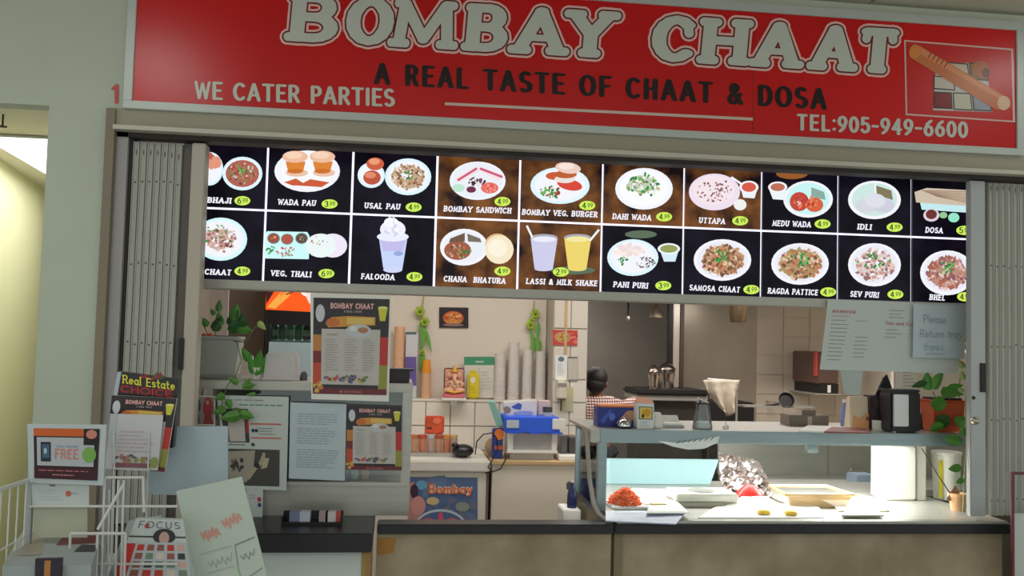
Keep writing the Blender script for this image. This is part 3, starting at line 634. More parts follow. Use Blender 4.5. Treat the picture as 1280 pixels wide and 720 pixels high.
# middle low rail
mc = thing('counter', 'middle pass-through counter, narrow black rail over beige laminate', 'counter', (.35, .05, 0))
MB().box(P(471, 665, 0).x, .795, 0, .09, .90, .935).obj('edge', blackst, mc, bevel=.004)
MB().box(P(471, 665, 0).x, .79, .02, .08, 0, .90).obj('front_panel', lam, mc)
MB().pquad([(472, 672), (495, 673), (492, 691), (472, 694)], .017, .003).obj('chipped_patch', mat('chipped_ochre', (170, 124, 60), .7), mc)
# left counter
lc = thing('counter', 'left counter with thick black stone top over a pale front panel', 'counter', (-.4, .1, 0))
xr_ = P(465, 680, -.1).x
MB().box(-.93, xr_, -.10, .34, .86, .925).obj('top', blackst, lc, bevel=.004)
MB().box(-.93, xr_ - .035, -.06, .32, 0, .86).obj('front_panel', mat('pale_blue_white_panel', (206, 214, 212), .5), lc)
MB().box(xr_ - .035, xr_ - .004, -.062, .30, 0, .86).obj('corner_strip', wood, lc)

# left glass case on that counter
gc = thing('glass_case', 'steel framed glass case on the left counter, hung with flyers', 'display case', (-.35, .4, .925))
x0, x1 = -.745, P(514, 550, .2).x; y0, y1 = .2, .62
bm_ = MB().box(x0, x1, y0 + .01, y1, .925, 1.035).obj('base', steel, gc)
MB().box(x0, x1, y0, y1, 1.035, 1.05).obj('shelf', steel, gc, bevel=.002)
for a_, b_ in ((x0, y0), (x1 - .036, y0), (x0, y1 - .03), (x1 - .036, y1 - .03)):
    MB().box(a_, a_ + .036, b_, b_ + .03, 1.05, 1.385).obj('post', steel, gc, bevel=.002)
MB().box(x0, x1, y0, y1, 1.385, 1.417).obj('top', steel, gc, bevel=.003)
MB().box(x0 + .036, x1 - .036, y0 + .012, y0 + .017, 1.05, 1.385).obj('pane', GL, gc)
MB().box(x0 + .01, x1 - .02, y0 + .1, y1 - .04, 1.235, 1.245).obj('shelf', steel, gc)
MB().box(x0 + .02, x1 - .02, y1 - .02, y1 - .015, 1.05, 1.385).obj('back_panel', mat('case_back_grey', (150, 150, 146), .5), gc)
# small packets inside, bottom row
rg = random.Random(4)
pc = [(226, 226, 220), (200, 120, 90), (214, 214, 230), (220, 200, 90), (206, 90, 70), (190, 200, 214), (230, 230, 226), (240, 190, 160)]
for i, px in enumerate((366, 378, 391, 404, 418, 431, 443, 456)):
    q = P(px, 602, .27); h = rg.uniform(.035, .06)
    o = MB().box(q.x - .014, q.x + .014, .27, .29, 1.0501, 1.05 + h).obj('snack_packet', mat('packet_%d' % i, pc[i], .35), None, bevel=.004)
    nm_ = ['white', 'tan', 'lilac white', 'yellow', 'red', 'pale blue', 'cream', 'peach'][i]
    tag(o, nm_ + ' small packet on the glass case floor behind the flyers', 'packet', 'packets in the left case')
q = PZ(388, 647, .925)
t = thing('card_box', 'black business card tray holding blue and red edged cards on the left counter', 'card holder', (q.x, q.y + .02, .925))
xa, xb = P(352, 640, 0.03).x, P(428, 640, .03).x
MB().box(xa, xb, .03, .10, .925, .935).box(xa, xb, .09, .10, .935, .965).box(xa, xa + .006, .03, .09, .935, .955).box(xb - .006, xb, .03, .09, .935, .955).obj('tray', black, t)
for i, (pa, pb_, c_) in enumerate(((362, 375, (120, 128, 160)), (375, 388, (190, 196, 214)), (399, 407, (170, 150, 150)), (410, 420, (210, 204, 204)), (420, 426, (196, 80, 72)))):
    a_, b_ = P(pa, 640, .05).x, P(pb_, 640, .05).x
    MB().box(a_, b_, .045, .085, .935, .968).obj('card_stack', mat('cards_%d' % i, c_, .5), t)

# ================================================================ DISPLAY CASE WITH SNEEZE GLASS
dc = thing('display_case', 'stainless display case with curved sneeze glass on the right counter', 'display case', (1.5, .4, .945))
MB().box(.782, 2.30, .20, .225, 1.206, 1.256).obj('front_beam', steelblue, dc, bevel=.003)
MB().box(.745, 2.30, .225, .66, 1.244, 1.256).obj('top_shelf', steel, dc, bevel=.002)
MB().box(.745, .782, .20, .225, 1.206, 1.256).obj('beam_end', steel, dc, bevel=.003)
for a_, b_, d_ in ((.775, .20, .036), (.775, .63, .03), (2.26, .63, .03)):
    MB().box(a_, a_ + d_, b_, b_ + .028, .945, 1.206 if b_ < .3 else 1.244).obj('post', steelblue, dc, bevel=.003)
MB().tube([P(733, 538, .22), P(737, 600, .17), P(742, 630, .13), P(748, 642, .10), P(758, 650, .075)], .009, 8).obj('glass_edge', mat('glass_edge_grey', (166, 158, 152), .3), dc, smooth=True)
MB().box(P(1008, 560, .21).x, P(1022, 560, .21).x, .20, .222, 1.175, 1.206).obj('bracket', steelblue, dc)
prof = [(.19, 1.206), (.165, 1.12), (.135, 1.04), (.10, .985), (.06, .947)]
m_ = MB(); vs = []
for y_, z_ in prof: vs += [(.815, y_, z_), (2.26, y_, z_)]
m_.add(vs, [(2 * i, 2 * i + 1, 2 * i + 3, 2 * i + 2) for i in range(4)])
o = m_.obj('sneeze_glass', GL, dc, smooth=True)
MB().box(.785, .789, .228, .63, .95, 1.24).obj('side_pane', GL, dc)
MB().box(.86, 2.2, .40, .43, 1.218, 1.236).obj('lamp_housing', white, dc)
MB().tube([(.9, .415, 1.212), (2.16, .415, 1.212)], .008, 8).obj('lamp_tube', mat('tube_glow', (255, 252, 244), emit=3), dc)
# cyan rear panel
xa, xb = P(757, 600, .86).x, P(893, 600, .86).x
MB().hexa([(xa - .1, .86, .946), (xb - .02, .86, .946), (xb + .02, .86, P(820, 574, .86).z), (xa - .1, .86, P(820, 574, .86).z)], [(xa - .1, .88, .946), (xb - .02, .88, .946), (xb + .02, .88, P(820, 574, .86).z), (xa - .1, .88, P(820, 574, .86).z)]).obj('rear_panel', mat('pale_cyan_panel', (176, 214, 220), .35), dc)
# taped paper strip on the front beam
p = Pr(plane(.198), .0006); p.poly([(822, 551), (848, 554), (900, 545), (897, 553), (880, 561), (860, 562), (840, 558)], (226, 232, 232), 0)
for i in range(7): p.seg(846 + i * 7, 554 - i * .7, 850 + i * 7, 551 - i * .7, .6, .6, (110, 120, 130), 1)
tag(p.obj('taped_note', PAPER), 'torn white paper strip taped along the front beam of the display case', 'note')

# things in the case, standing on the deck z=.945
D = .9453
def flatpaper(name, label, pts, mt, z=D, th=.002, group=None, cat='paper'):
    b_ = [PZ(x, y, z) for x, y in pts]
    return tag(MB().hexa([(v.x, v.y, z + th) for v in b_], [(v.x, v.y, z) for v in b_]).obj(name, mt), label, cat, group)
wpap = mat('white_paper', (238, 238, 234), .6)
def tilt(name, label, pts, mt, th=.003, cat='paper'):  # pts: (px,py,z)
    fr = [PZ(x, y, z) for x, y, z in pts]
    return tag(MB().hexa([v + Vector((0, 0, th)) for v in fr], fr).obj(name, mt), label, cat)
tilt('paper_sheet', 'white printed paper lying behind the grated carrot in the case', [(775, 628, D), (850, 634, D), (840, 613, .953), (790, 611, .953)], wpap)
q = PZ(784, 634, D)
t = thing('tray', 'shallow white tray heaped with shredded carrot at the left of the case', 'tray', (q.x, q.y, D))
MB().box(q.x - .07, q.x + .07, q.y - .06, q.y + .10, D, D + .012).obj('base', wpap, t, bevel=.004)
m_ = MB(); rg = random.Random(9)
for i in range(420):
    a_ = rg.uniform(0, 6.28); r_ = math.sqrt(rg.random()); hh = (1 - r_ * r_) * .058
    c_ = Vector((q.x - .005 + .062 * r_ * math.cos(a_), q.y + .02 + .07 * r_ * math.sin(a_), D + .014 + hh * rg.uniform(.6, 1)))
    d_ = Vector((rg.uniform(-1, 1), rg.uniform(-1, 1), rg.uniform(-.4, .4))).normalized() * rg.uniform(.008, .016)
    m_.tube([c_ - d_, c_ + d_], .0022, 4)
o = tag(m_.obj('shredded_carrot', mat('carrot_orange', (244, 112, 44), .5), weld=False), 'heap of bright orange shredded carrot at the left of the case', 'food', kind='stuff')
tilt('blue_tray_liner', 'lilac grey plastic bag lying flat at the front left of the case', [(757, 652, D), (845, 656, D), (858, 640, .962), (757, 640, .962)], mat('lilac_plastic', (190, 196, 226), .35, noise=.1, nscale=12, bump=.3), .004, cat='bag')
flatpaper('paper_sheet', 'white paper sheet between the carrot tray and the pale scale', [(808, 642), (862, 642), (845, 626), (815, 626)], wpap, D + .02, .002)
q = PZ(822, 638, D); MB()
o = MB().box(q.x - .03, q.x + .035, q.y - .01, q.y + .02, D + .021, D + .026).obj('wooden_scoop', mat('pale_wood', (206, 176, 120), .6), bevel=.002)
tag(o, 'small pale wooden stick on the paper beside the carrot', 'utensil')
# scale
q0, q1 = PZ(846, 634, D), PZ(922, 634, D)
t = thing('kitchen_scale', 'cream flat kitchen scale with an oval plate in the middle of the case', 'scale', ((q0.x + q1.x) / 2, q0.y, D))
MB().box(q0.x, q1.x, q0.y, q0.y + .16, D, D + .018).obj('base', mat('cream_plastic_dark', (190, 184, 168), .4), t, bevel=.003)
MB().box(q0.x - .003, q1.x + .003, q0.y - .004, q0.y + .165, D + .021, D + .052).obj('body', mat('cream_plastic', (228, 226, 214), .35), t, bevel=.006)
MB().lathe(((q0.x + q1.x) / 2, q0.y + .08, D + .0525), [(.055, 0), (.055, .004), (0, .004)], 24).obj('plate', mat('scale_plate', (170, 170, 162), .3, .6), t)
tilt('paper_sheet', 'long white paper under the yellow lemon halves at the case front', [(872, 648, D), (1030, 648, D), (1022, 632, .950), (905, 628, .950)], wpap)
tilt('paper_sheet', 'white paper sheet tilted up beside the red bag in the case', [(905, 634, .951), (975, 634, .951), (960, 622, .975), (930, 620, .975)], wpap)
for i, (px, py) in enumerate(((955, 642), (989, 643))):
    q = PZ(px, py, .952); c_ = Vector((q.x, q.y, .952))
    t = MB().lathe(c_, [(.024, 0), (.030, .006), (.022, .013), (0, .015)], 16, .7).obj('lemon_slice', mat('lemon_yellow', (240, 200, 60), .4), smooth=True)
    tag(t, ['yellow fried snack on white paper, nearer the scale', 'yellow fried snack on white paper, nearer the basket tray'][i], 'food', 'yellow snacks on paper')
# foil and red bag
def crumple(name, x0, x1, z0, z1, Y, amp, nx, nz, seed, taper=.0, dip=0.0):
    rg = random.Random(seed); vs = []; fs = []
    for j in range(nz + 1):
        for i in range(nx + 1):
            u, v = i / nx, j / nz
            xx = x0 + (x1 - x0) * (u * (1 - taper * v) + taper * v * .35)
            vs.append((xx + rg.uniform(-.3, .3) * amp, Y + .09 * v + rg.uniform(-1, 1) * amp, z0 + (z1 - z0) * v * (1 - dip * u * u) + (rg.uniform(-.3, .3) * amp if j else 0)))
    for j in range(nz):
        for i in range(nx): a_ = j * (nx + 1) + i; fs.append((a_, a_ + 1, a_ + nx + 2, a_ + nx + 1))
    return MB().add(vs, fs)
q0, q1 = PZ(893, 618, D), PZ(948, 618, D)
m_ = crumple('f', q0.x, q1.x + .02, D + .012, 1.125, .48, .014, 14, 12, 3, .15, .25)
o = m_.obj('foil_sheet', mat('crumpled_foil', (156, 146, 142), .22, .85, bump=.6, nscale=24))
o.modifiers.new('thick', 'SOLIDIFY').thickness = .001
tag(o, 'crumpled shiny foil standing behind the scale in the case', 'foil')
q = PZ(965, 632, D + .03)
rg = random.Random(5); vs = []; N_ = 16
t = MB().lathe((q.x, .40, D + .001), [(.066, 0), (.070, .014), (.054, .040), (.030, .064), (.010, .074), (0, .075)], 18, .7).obj('red_bag', mat('red_plastic', (214, 40, 36), .35, noise=.2, nscale=20, bump=.5), smooth=True)
tag(t, 'bright red bag slumped in the case between foil and basket tray', 'bag')
# bread tray / basket
q0, q1 = PZ(985, 634, D), PZ(1060, 634, D)
t = thing('basket_tray', 'shallow tan tray with raised rims in the right half of the case', 'tray', (q0.x, q0.y, D))
bk = mat('tan_tray', (222, 186, 136), .5)
za = D; m_ = MB()
xa, xb = q0.x + .01, q1.x - .01; ya, yb = q0.y, q0.y + .22
m_.box(xa, xb, ya, yb, za, za + .008).obj('base', mat('tray_inner_grey', (150, 140, 124), .5), t)
MB().tube([(xa - .02, ya - .005, za + .05), (xb + .03, ya - .005, za + .05), (xb + .02, yb, za + .05), (xa - .0, yb, za + .05), (xa - .02, ya - .005, za + .05)], .007, 8).obj('rim', bk, t, smooth=True)
MB().hexa([(xa, ya, za), (xb, ya, za), (xb + .02, ya - .005, za + .045), (xa - .01, ya - .005, za + .045)], [(xa, ya + .005, za), (xb, ya + .005, za), (xb + .02, ya + .003, za + .045), (xa - .01, ya + .003, za + .045)]).obj('front_wall', bk, t)
flatpaper('cutting_board', 'thin cream board at the right front of the case', [(1048, 640), (1112, 640), (1095, 630), (1040, 631)], mat('cream_board', (232, 222, 196), .5), D, .006, cat='board')
flatpaper('small_tray', 'small grey tray with yellow rim before the white bin', [(1052, 646), (1105, 646), (1098, 640), (1056, 640)], mat('grey_tray', (186, 178, 160), .4), D + .0065, .006, cat='tray')
# white bin and bucket at right
q0, q1 = P(1107, 600, .45), P(1146, 600, .45)
t = thing('plastic_bin', 'tall white plastic bin glowing under the lamp in the case', 'bin', ((q0.x + q1.x) / 2, .5, D))
MB().box(q0.x, q1.x, .45, .58, D, 1.18).obj('body', white, t, bevel=.008)
MB().box(q0.x - .004, q1.x + .004, .445, .585, 1.18, 1.195).obj('lid', white, t, bevel=.004)
t = tag(MB().box(q1.x + .006, q1.x + .05, .46, .56, D, 1.19).obj('white_carton', mat('greyish_white_carton', (222, 220, 212), .5), bevel=.003), 'narrow white carton between the bin and the bucket in the case', 'carton')  # carton a little greyer than the white bin
q = P(1183, 600, .52); rr = .06
t = thing('bucket', 'white round plastic bucket with a yellow stripe at the right end of the case', 'bucket', (q.x, .52, D))
MB().lathe((q.x, .52, D), [(rr * .88, 0), (rr, .19), (rr * 1.06, .192), (rr * 1.06, .204), (rr * .96, .206), (0, .206)], 28).obj('body', mat('bucket_white', (228, 228, 222), .35), t, smooth=True)
MB().box(q.x - rr * .98, q.x - rr * .72, .52 - rr * .72, .52 - rr * .62, D + .01, D + .17).obj('stripe', mat('yellow_stripe', (236, 220, 40), .5), t)
q = P(1197, 640, .24)
t = thing('plant_pot', 'small peach clay pot at the case corner with a long bare twig', 'pot', (q.x, .24, D))
MB().lathe((q.x, .24, D), [(.026, 0), (.034, .055), (.038, .056), (.038, .07), (.030, .07), (.028, .05), (0, .05)], 20).obj('body', mat('peach_clay', (222, 168, 124), .6), t, smooth=True)
MB().tube([(q.x, .24, D + .05), P(1187, 616, .235), P(1170, 590, .235), P(1152, 560, .235)], [.003, .003, .0025, .002], 6).obj('twig', mat('dark_twig', (70, 46, 40), .7), t)
MB().add([P(1183, 624, .235), P(1194, 606, .235), P(1200, 616, .235), P(1190, 627, .235)], [(0, 1, 2, 3)]).obj('leaf', mat('dried_leaf', (160, 110, 84), .7), t)

# backsplash and sink beyond the case
sk = thing('sink_bench', 'stainless sink bench with seamed backsplash seen through the display glass', 'sink', (2.0, 1.3, 0))
xa, xb = P(898, 600, 1.5).x, 3.3
MB().box(xa, P(1035, 600, 1.5).x - .003, 1.50, 1.52, .90, 1.125).obj('backsplash_panel', steel, sk)
MB().box(P(1035, 600, 1.5).x + .003, xb, 1.50, 1.52, .90, 1.125).obj('backsplash_panel', steel, sk)
MB().box(xa, xb, 1.02, 1.50, .87, .90).obj('bench_top', steel, sk)
MB().box(xa + .02, xb - .02, 1.05, 1.48, .1, .87).obj('cabinet', mat('cabinet_steel_dark', (110, 108, 104), .4, .6), sk)  # cabinet in a darker grey steel than the bench top
a_, b_, c_ = P(1063, 588, 1.42), P(1068, 580, 1.42), P(1086, 594, 1.42)
MB().tube([a_, b_ + Vector((-.01, 0, 0)), b_ + Vector((.02, 0, .003)), c_, Vector((c_.x + .02, 1.42, .90))], .006, 8).obj('faucet', mat('chrome', (230, 232, 234), .1, 1), sk, smooth=True)
q = P(1082, 612, 1.15)
t = tag(MB().box(q.x - .06, q.x + .05, 1.12, 1.24, .9005, .955).obj('sponge_tub', mat('blue_grey_tub', (150, 166, 186), .4), bevel=.006), 'blue-grey tub by the faucet behind the display glass', 'tub')
# ================================================================ ON TOP OF THE DISPLAY CASE (z = 1.256)
T = 1.2562
q0, q1 = P(747, 520, .32), P(796, 520, .32)
t = thing('wafer_box', 'blue and orange cardboard box lying on the display case top, behind the bell', 'box', (q0.x, .34, T))
MB().box(q0.x, q1.x, .32, .40, T, P(770, 509, .32).z).obj('carton', mat('royal_blue_card', (34, 48, 138), .4), t, bevel=.002)
zz = P(770, 509, .32).z
MB().box(q0.x + .01, q1.x, .318, .40, zz, zz + .007).obj('orange_lid', mat('orange_card', (232, 130, 52), .5), t)
p = Pr(plane(.32), .0015); p.ell(765, 521, 4, 5, (90, 120, 220), 0); p.ell(788, 519, 8, 6, (206, 150, 110), 0); p.poly([(770, 528), (782, 516), (790, 524), (788, 532), (772, 532)], (190, 140, 120), 1); p.poly([(750, 526), (762, 512), (765, 513), (754, 530)], (70, 96, 190), 0); p.obj('printed_picture', PAPER, t)
q = P(780, 533, .27)
t = thing('service_bell', 'silver counter bell at the left end of the display case top', 'bell', (q.x, .27, T))
MB().lathe((q.x, .27, T), [(.028, 0), (.029, .006), (.026, .008)], 20).obj('base', black, t)
MB().lathe((q.x, .27, T), [(.0275, .009), (.026, .020), (.019, .030), (.009, .035), (0, .036)], 22).obj('dome', mat('bell_chrome', (214, 220, 224), .12, 1), t, smooth=True)
MB().lathe((q.x, .27, T + .036), [(.003, 0), (.003, .006), (.005, .007), (0, .011)], 8).obj('button', MATS['bell_chrome'], t)
q0, q1 = P(796.5, 520, .26), P(817.5, 520, .26)
t = thing('straw_carton', 'white upright carton with a yellow picture beside the bell', 'carton', (q0.x, .28, T))
zz = P(807, 504, .26).z
MB().box(q0.x, q1.x, .26, .32, T, zz).obj('body', mat('white_card', (226, 228, 228), .5), t, bevel=.002)
MB().hexa([(q0.x, .26, zz), (q1.x, .26, zz), (q1.x - .008, .29, zz + .018), (q0.x + .008, .29, zz + .018)], [(q0.x, .32, zz), (q1.x, .32, zz), (q1.x - .008, .30, zz + .018), (q0.x + .008, .30, zz + .018)]).obj('open_top', mat('peach_card', (214, 150, 120), .5), t)
p = Pr(plane(.26), .001); p.rect(798.5, 508, 815.5, 524, (60, 80, 90), 0, .03); p.rect(799.5, 509, 814.5, 523, (226, 200, 110), 1, .03); p.ell(808, 516, 5.5, 5, (214, 160, 40), 2); p.ell(803.5, 520, 1.6, 2.4, (40, 30, 30), 2.5); p.lines(800, 527, 814, 3, 2.5, (150, 170, 180), .7); p.obj('label_print', PAPER, t)
q = P(822, 530, .3)
t = thing('shaker', 'white salt shaker beside the yellow-picture carton', 'shaker', (q.x, .3, T))
MB().box(q.x - .018, q.x + .018, .285, .32, T, T + .040).obj('body', white, t, bevel=.004)
MB().box(q.x - .013, q.x + .012, .29, .315, T + .040, T + .062).obj('cap', white, t, bevel=.003)
q0, q1 = P(831, 528, .3), P(856, 528, .3)
t = thing('straw_tray', 'grey-white low tray with a raised back on the display case top', 'tray', (q0.x, .3, T))
MB().box(q0.x, q1.x, .3, .38, T, T + .012).obj('base', mat('grey_plastic', (170, 172, 178), .4), t, bevel=.003)
MB().hexa([(q0.x, .345, T + .012), (q1.x - .005, .345, T + .012), (q1.x - .008, .375, T + .045), (q0.x, .375, T + .045)], [(q0.x, .352, T + .012), (q1.x - .005, .352, T + .012), (q1.x - .008, .382, T + .045), (q0.x, .382, T + .045)]).obj('back', white, t)
MB().box(q0.x + .005, q1.x - .012, .306, .340, T + .012, T + .020).obj('napkins', wpap, t)
q = P(879, 534, .28)
t = thing('sugar_jar', 'conical glass jar half full of white sugar on the display case top', 'jar', (q.x, .29, T))
zz = P(879, 505, .29).z - T
MB().lathe((q.x, .29, T), [(.039, 0), (.040, .008), (.026, zz * .85), (.024, zz)], 24).obj('glass_body', glass('jar_glass', (222, 230, 232), .10), t, smooth=True)
MB().lathe((q.x, .29, T + .002), [(.035, 0), (.036, .006), (.026, .022), (0, .029)], 20).obj('sugar', mat('sugar_white', (240, 240, 238), .8), t, smooth=True)
MB().lathe((q.x - .002, .29, T + zz), [(.026, 0), (.027, .006), (.016, .012), (0, .013)], 20).obj('lid', mat('dark_lid', (60, 46, 46), .4), t, smooth=True)
MB().tube([(q.x - .002, .29, T + zz + .012), (q.x - .022, .28, T + zz + .022)], .005, 6).obj('spout', mat('spout_steel', (200, 200, 200), .3, .8), t)
q = P(907, 535, .3)
t = thing('dropper_bottle', 'tiny white squeeze bottle between the sugar jar and the hanging cloth', 'bottle', (q.x, .3, T))
MB().lathe((q.x, .3, T), [(.013, 0), (.013, .012), (.006, .018)], 12).obj('body', white, t, smooth=True)
MB().lathe((q.x, .3, T + .018), [(.004, 0), (.002, .014), (0, .015)], 10).obj('nozzle', white, t)
q0, q1 = P(987, 530, .48), P(1036, 530, .48)
t = thing('cardboard_box', 'low open grey-brown cardboard box at the back of the case top', 'box', (q0.x, .5, T))
cb = mat('grey_brown_card', (128, 116, 104), .7)
MB().box(q0.x, q1.x, .48, .58, T, T + .045).obj('carton', cb, t, bevel=.002)
MB().box(q0.x + .065, q1.x - .05, .50, .505, T + .045, T + .066).obj('flap', cb, t)
MB().box(q0.x + .08, q0.x + .10, .478, .48, T + .002, T + .04).obj('tape', mat('tan_tape', (186, 170, 148), .4), t)
flat = [(998, 540), (1086, 543), (1083, 536), (1010, 533)]
b_ = [PZ(x, y, T) for x, y in flat]
t = thing('magazine', 'open magazine with red edge lying on the display case top', 'magazine', b_[0])
MB().hexa([(v.x, v.y, T + .006) for v in b_], [(v.x, v.y, T) for v in b_]).obj('pages', wpap, t)
b2 = [PZ(x, y, T + .0065) for x, y in [(1030, 541), (1086, 542.5), (1083, 537), (1040, 535)]]
MB().hexa([(v.x, v.y, T + .012) for v in b2], [(v.x, v.y, T + .0065) for v in b2]).obj('red_cover', mat('dull_red_cover', (140, 76, 72), .5), t)
q = P(1059, 520, .42)
t = thing('water_bottle', 'slim translucent blue bottle beside the peach bag on the case top', 'bottle', (q.x, .44, T))
MB().lathe((q.x, .44, T), [(.016, 0), (.018, .01), (.018, .075), (.010, .095), (.010, .105)], 16).obj('body', mat('blue_bottle', (130, 146, 196), .25), t, smooth=True)
MB().lathe((q.x, .44, T + .105), [(.011, 0), (.011, .012), (0, .012)], 12).obj('cap', white, t)
q0, q1 = P(1063, 515, .36), P(1090, 515, .36)
t = thing('bread_bag', 'cream paper bag with an orange lower half beside the napkin dispenser', 'bag', (q0.x, .38, T))
zz = P(1076, 496, .36).z
MB().hexa([(q0.x, .36, T), (q1.x, .36, T), (q1.x - .004, .37, zz), (q0.x + .003, .37, zz)], [(q0.x, .42, T), (q1.x, .42, T), (q1.x - .004, .40, zz), (q0.x + .003, .40, zz)]).obj('bag_body', mat('cream_paper_bag', (222, 204, 178), .6), t, bevel=.003)
p = Pr(plane(.362), .004); p.poly([(1065, 536), (1067, 519), (1075, 523), (1082, 517), (1089, 518), (1089, 538)], (222, 160, 108), 0); p.ell(1084, 523, 2.5, 2.5, (120, 90, 80), 1); p.obj('printed_picture', PAPER, t)
q0, q1 = P(1095, 515, .30), P(1113, 515, .30)
t = thing('handbag', 'dark speckled bag with an upright flap squeezed behind the napkin dispenser', 'bag', (q0.x, .32, T))
MB().box(q0.x, q1.x + .02, .345, .42, T, P(1104, 495, .34).z).obj('bag_body', mat('dark_speckled_fabric', (74, 58, 62), .8, noise=.5, nscale=60), t, bevel=.006)
fr = [P(x, y, .36) for x, y in ((1094, 496), (1119, 496), (1109, 468), (1105, 472))]
MB().hexa(fr, [v + Vector((0, .01, 0)) for v in fr]).obj('flap', mat('black_fabric', (28, 26, 34), .7), t)
MB().box(q0.x + .001, q1.x - .016, .31, .335, T, T + .042).obj('label_card', white, t)
# napkin dispenser
q0, q1 = P(1113.5, 515, .235), P(1151, 515, .235); zz = P(1130, 490, .235).z
t = thing('napkin_dispenser', 'black tabletop napkin dispenser with a chrome face at the right of the case top', 'dispenser', ((q0.x + q1.x) / 2, .27, T))
MB().box(q0.x, q1.x, .235, .33, T + .003, zz).obj('body', black, t, bevel=.006)
MB().box(q0.x - .003, q1.x - .004, .228, .335, zz, zz + .010).obj('top', black, t, bevel=.004)
xw = q0.x + (q1.x - q0.x) * .58
MB().box(q0.x + .009, xw, .229, .237, T + .026, zz - .010).obj('chrome_plate', mat('brushed_chrome_plate', (206, 206, 204), .28, .6, noise=.1, nscale=8), t, bevel=.003)
for a_ in (q0.x + .01, q1.x - .02): MB().box(a_, a_ + .012, .233, .25, T, T + .006).obj('foot', mat('grey_foot', (160, 160, 166), .4), t)
# plants at the right end
green = mat('pothos_leaf_green', (84, 150, 56), .45, noise=.25, nscale=18); green2 = mat('dark_leaf_green', (46, 96, 44), .45, noise=.2, nscale=18); pale = mat('pale_leaf_green', (176, 200, 130), .5, noise=.2, nscale=20)
stem = mat('stem_green', (96, 110, 62), .6); clay = mat('terracotta', (196, 84, 40), .65, noise=.15, nscale=14); soil = mat('soil', (52, 40, 34), .9, noise=.4, nscale=60)
def leaf(px, py, Y, L, ang, W, mt, parent, fold=.15, lean=0.0):
    """heart-shaped leaf: base at px,py; ang 0 = right, 90 = up; sizes in pixels"""
    c_, s_ = math.cos(R(ang)), math.sin(R(ang)); prof = [(0, 0), (.12, .42), (.35, .5), (.65, .36), (1, 0)]
    def w(t_, v_): x = px + L * t_ * c_ - W * v_ * s_; y = py - (L * t_ * s_ + W * v_ * c_); return P(x, y, Y) + Vector((0, abs(v_) * W * .003 * fold * 4 - lean * t_, 0))
    vs = [w(0, 0), w(.35, 0), w(.65, 0), w(1, 0)] + [w(a, b) for a, b in prof[1:4]] + [w(a, -b) for a, b in prof[1:4]]
    fs = [(0, 1, 5, 4), (1, 2, 6, 5), (2, 3, 6), (0, 7, 8, 1), (1, 8, 9, 2), (2, 9, 3)]
    o = MB().add(vs, fs).obj('leaf', mt, parent, smooth=False); o.modifiers.new('thick', 'SOLIDIFY').thickness = .0008; return o
q0, q1 = P(1169, 520, .28), P(1207, 520, .28); zt2 = P(1190, 503, .28).z
t = thing('potted_plant', 'broad-leaved green plant in an orange terracotta trough by the right gate', 'plant', ((q0.x + q1.x) / 2, .33, T))
MB().hexa([(q0.x + .006, .30, T), (q1.x, .30, T), (q1.x, .28, zt2), (q0.x, .28, zt2)], [(q0.x + .006, .38, T), (q1.x, .38, T), (q1.x, .40, zt2), (q0.x, .40, zt2)]).obj('trough', clay, t, bevel=.003)
MB().box(q0.x - .003, q1.x + .002, .276, .404, zt2, zt2 + .008).obj('trough_rim', clay, t, bevel=.002)
MB().box(q0.x + .01, q1.x - .01, .29, .39, zt2 + .008, zt2 + .016).obj('soil', soil, t)
for a in [(1163, 488, 24, 100, 16), (1167, 487, 28, 62, 14), (1176, 489, 30, -8, 14), (1160, 478, 22, 195, 9), (1186, 488, 20, 20, 12), (1184, 505, 22, 180, 20), (1188, 530, 20, 150, 18), (1196, 531, 18, 30, 16), (1180, 531, 20, 200, 12)]:
    leaf(a[0], a[1], .265, a[2], a[3], a[4], random.choice([green, green, green2]), t)
for a in [((1166, 489), (1172, 504)), ((1176, 489), (1180, 504)), ((1186, 488), (1188, 504)), ((1200, 470), (1199, 504))]:
    MB().tube([P(a[0][0], a[0][1], .27), P(a[1][0], a[1][1], .30)], .0018, 6).obj('stem', stem, t)
q = P(1162, 525, .34)
t = thing('plant_pot', 'small dark green round pot behind the napkin dispenser', 'pot', (q.x, .42, T))
MB().lathe((q.x, .42, T), [(.022, 0), (.034, .06), (.037, .06), (.037, .07), (.03, .07), (0, .065)], 18).obj('body', mat('dark_green_plastic', (46, 92, 84), .4), t, smooth=True)
MB().tube([(q.x, .42, T + .065), (q.x, .42, T + .13)], .005, 6).obj('stem', mat('brown_stem', (100, 64, 54), .7), t)
t = thing('trailing_vine', 'thin pale-leaved vine climbing down along the right gate post', 'plant', P(1208, 600, .14))
MB().tube([P(1209, 390, .15), P(1208, 430, .15), P(1209, 460, .14), P(1207, 510, .14), P(1208, 560, .14), P(1205, 600, .14), P(1204, 640, .13)], .0024, 6).obj('stem', mat('pale_stem', (150, 158, 110), .6), t)
for a in [(1208, 400, 9, 80, 5), (1208, 420, 9, 260, 5), (1209, 438, 9, 100, 4), (1207, 460, 14, 135, 8), (1209, 458, 12, 60, 6), (1206, 475, 14, 110, 8), (1209, 480, 10, 40, 6), (1206, 490, 10, 150, 6)]: leaf(a[0], a[1], .138, a[2], a[3], a[4], pale, t)
for a in [(1204, 552, 24, 170, 14), (1203, 585, 18, 185, 11), (1206, 600, 12, 200, 8), (1206, 545, 14, 100, 10)]: leaf(a[0], a[1], .135, a[2], a[3], a[4], green, t)

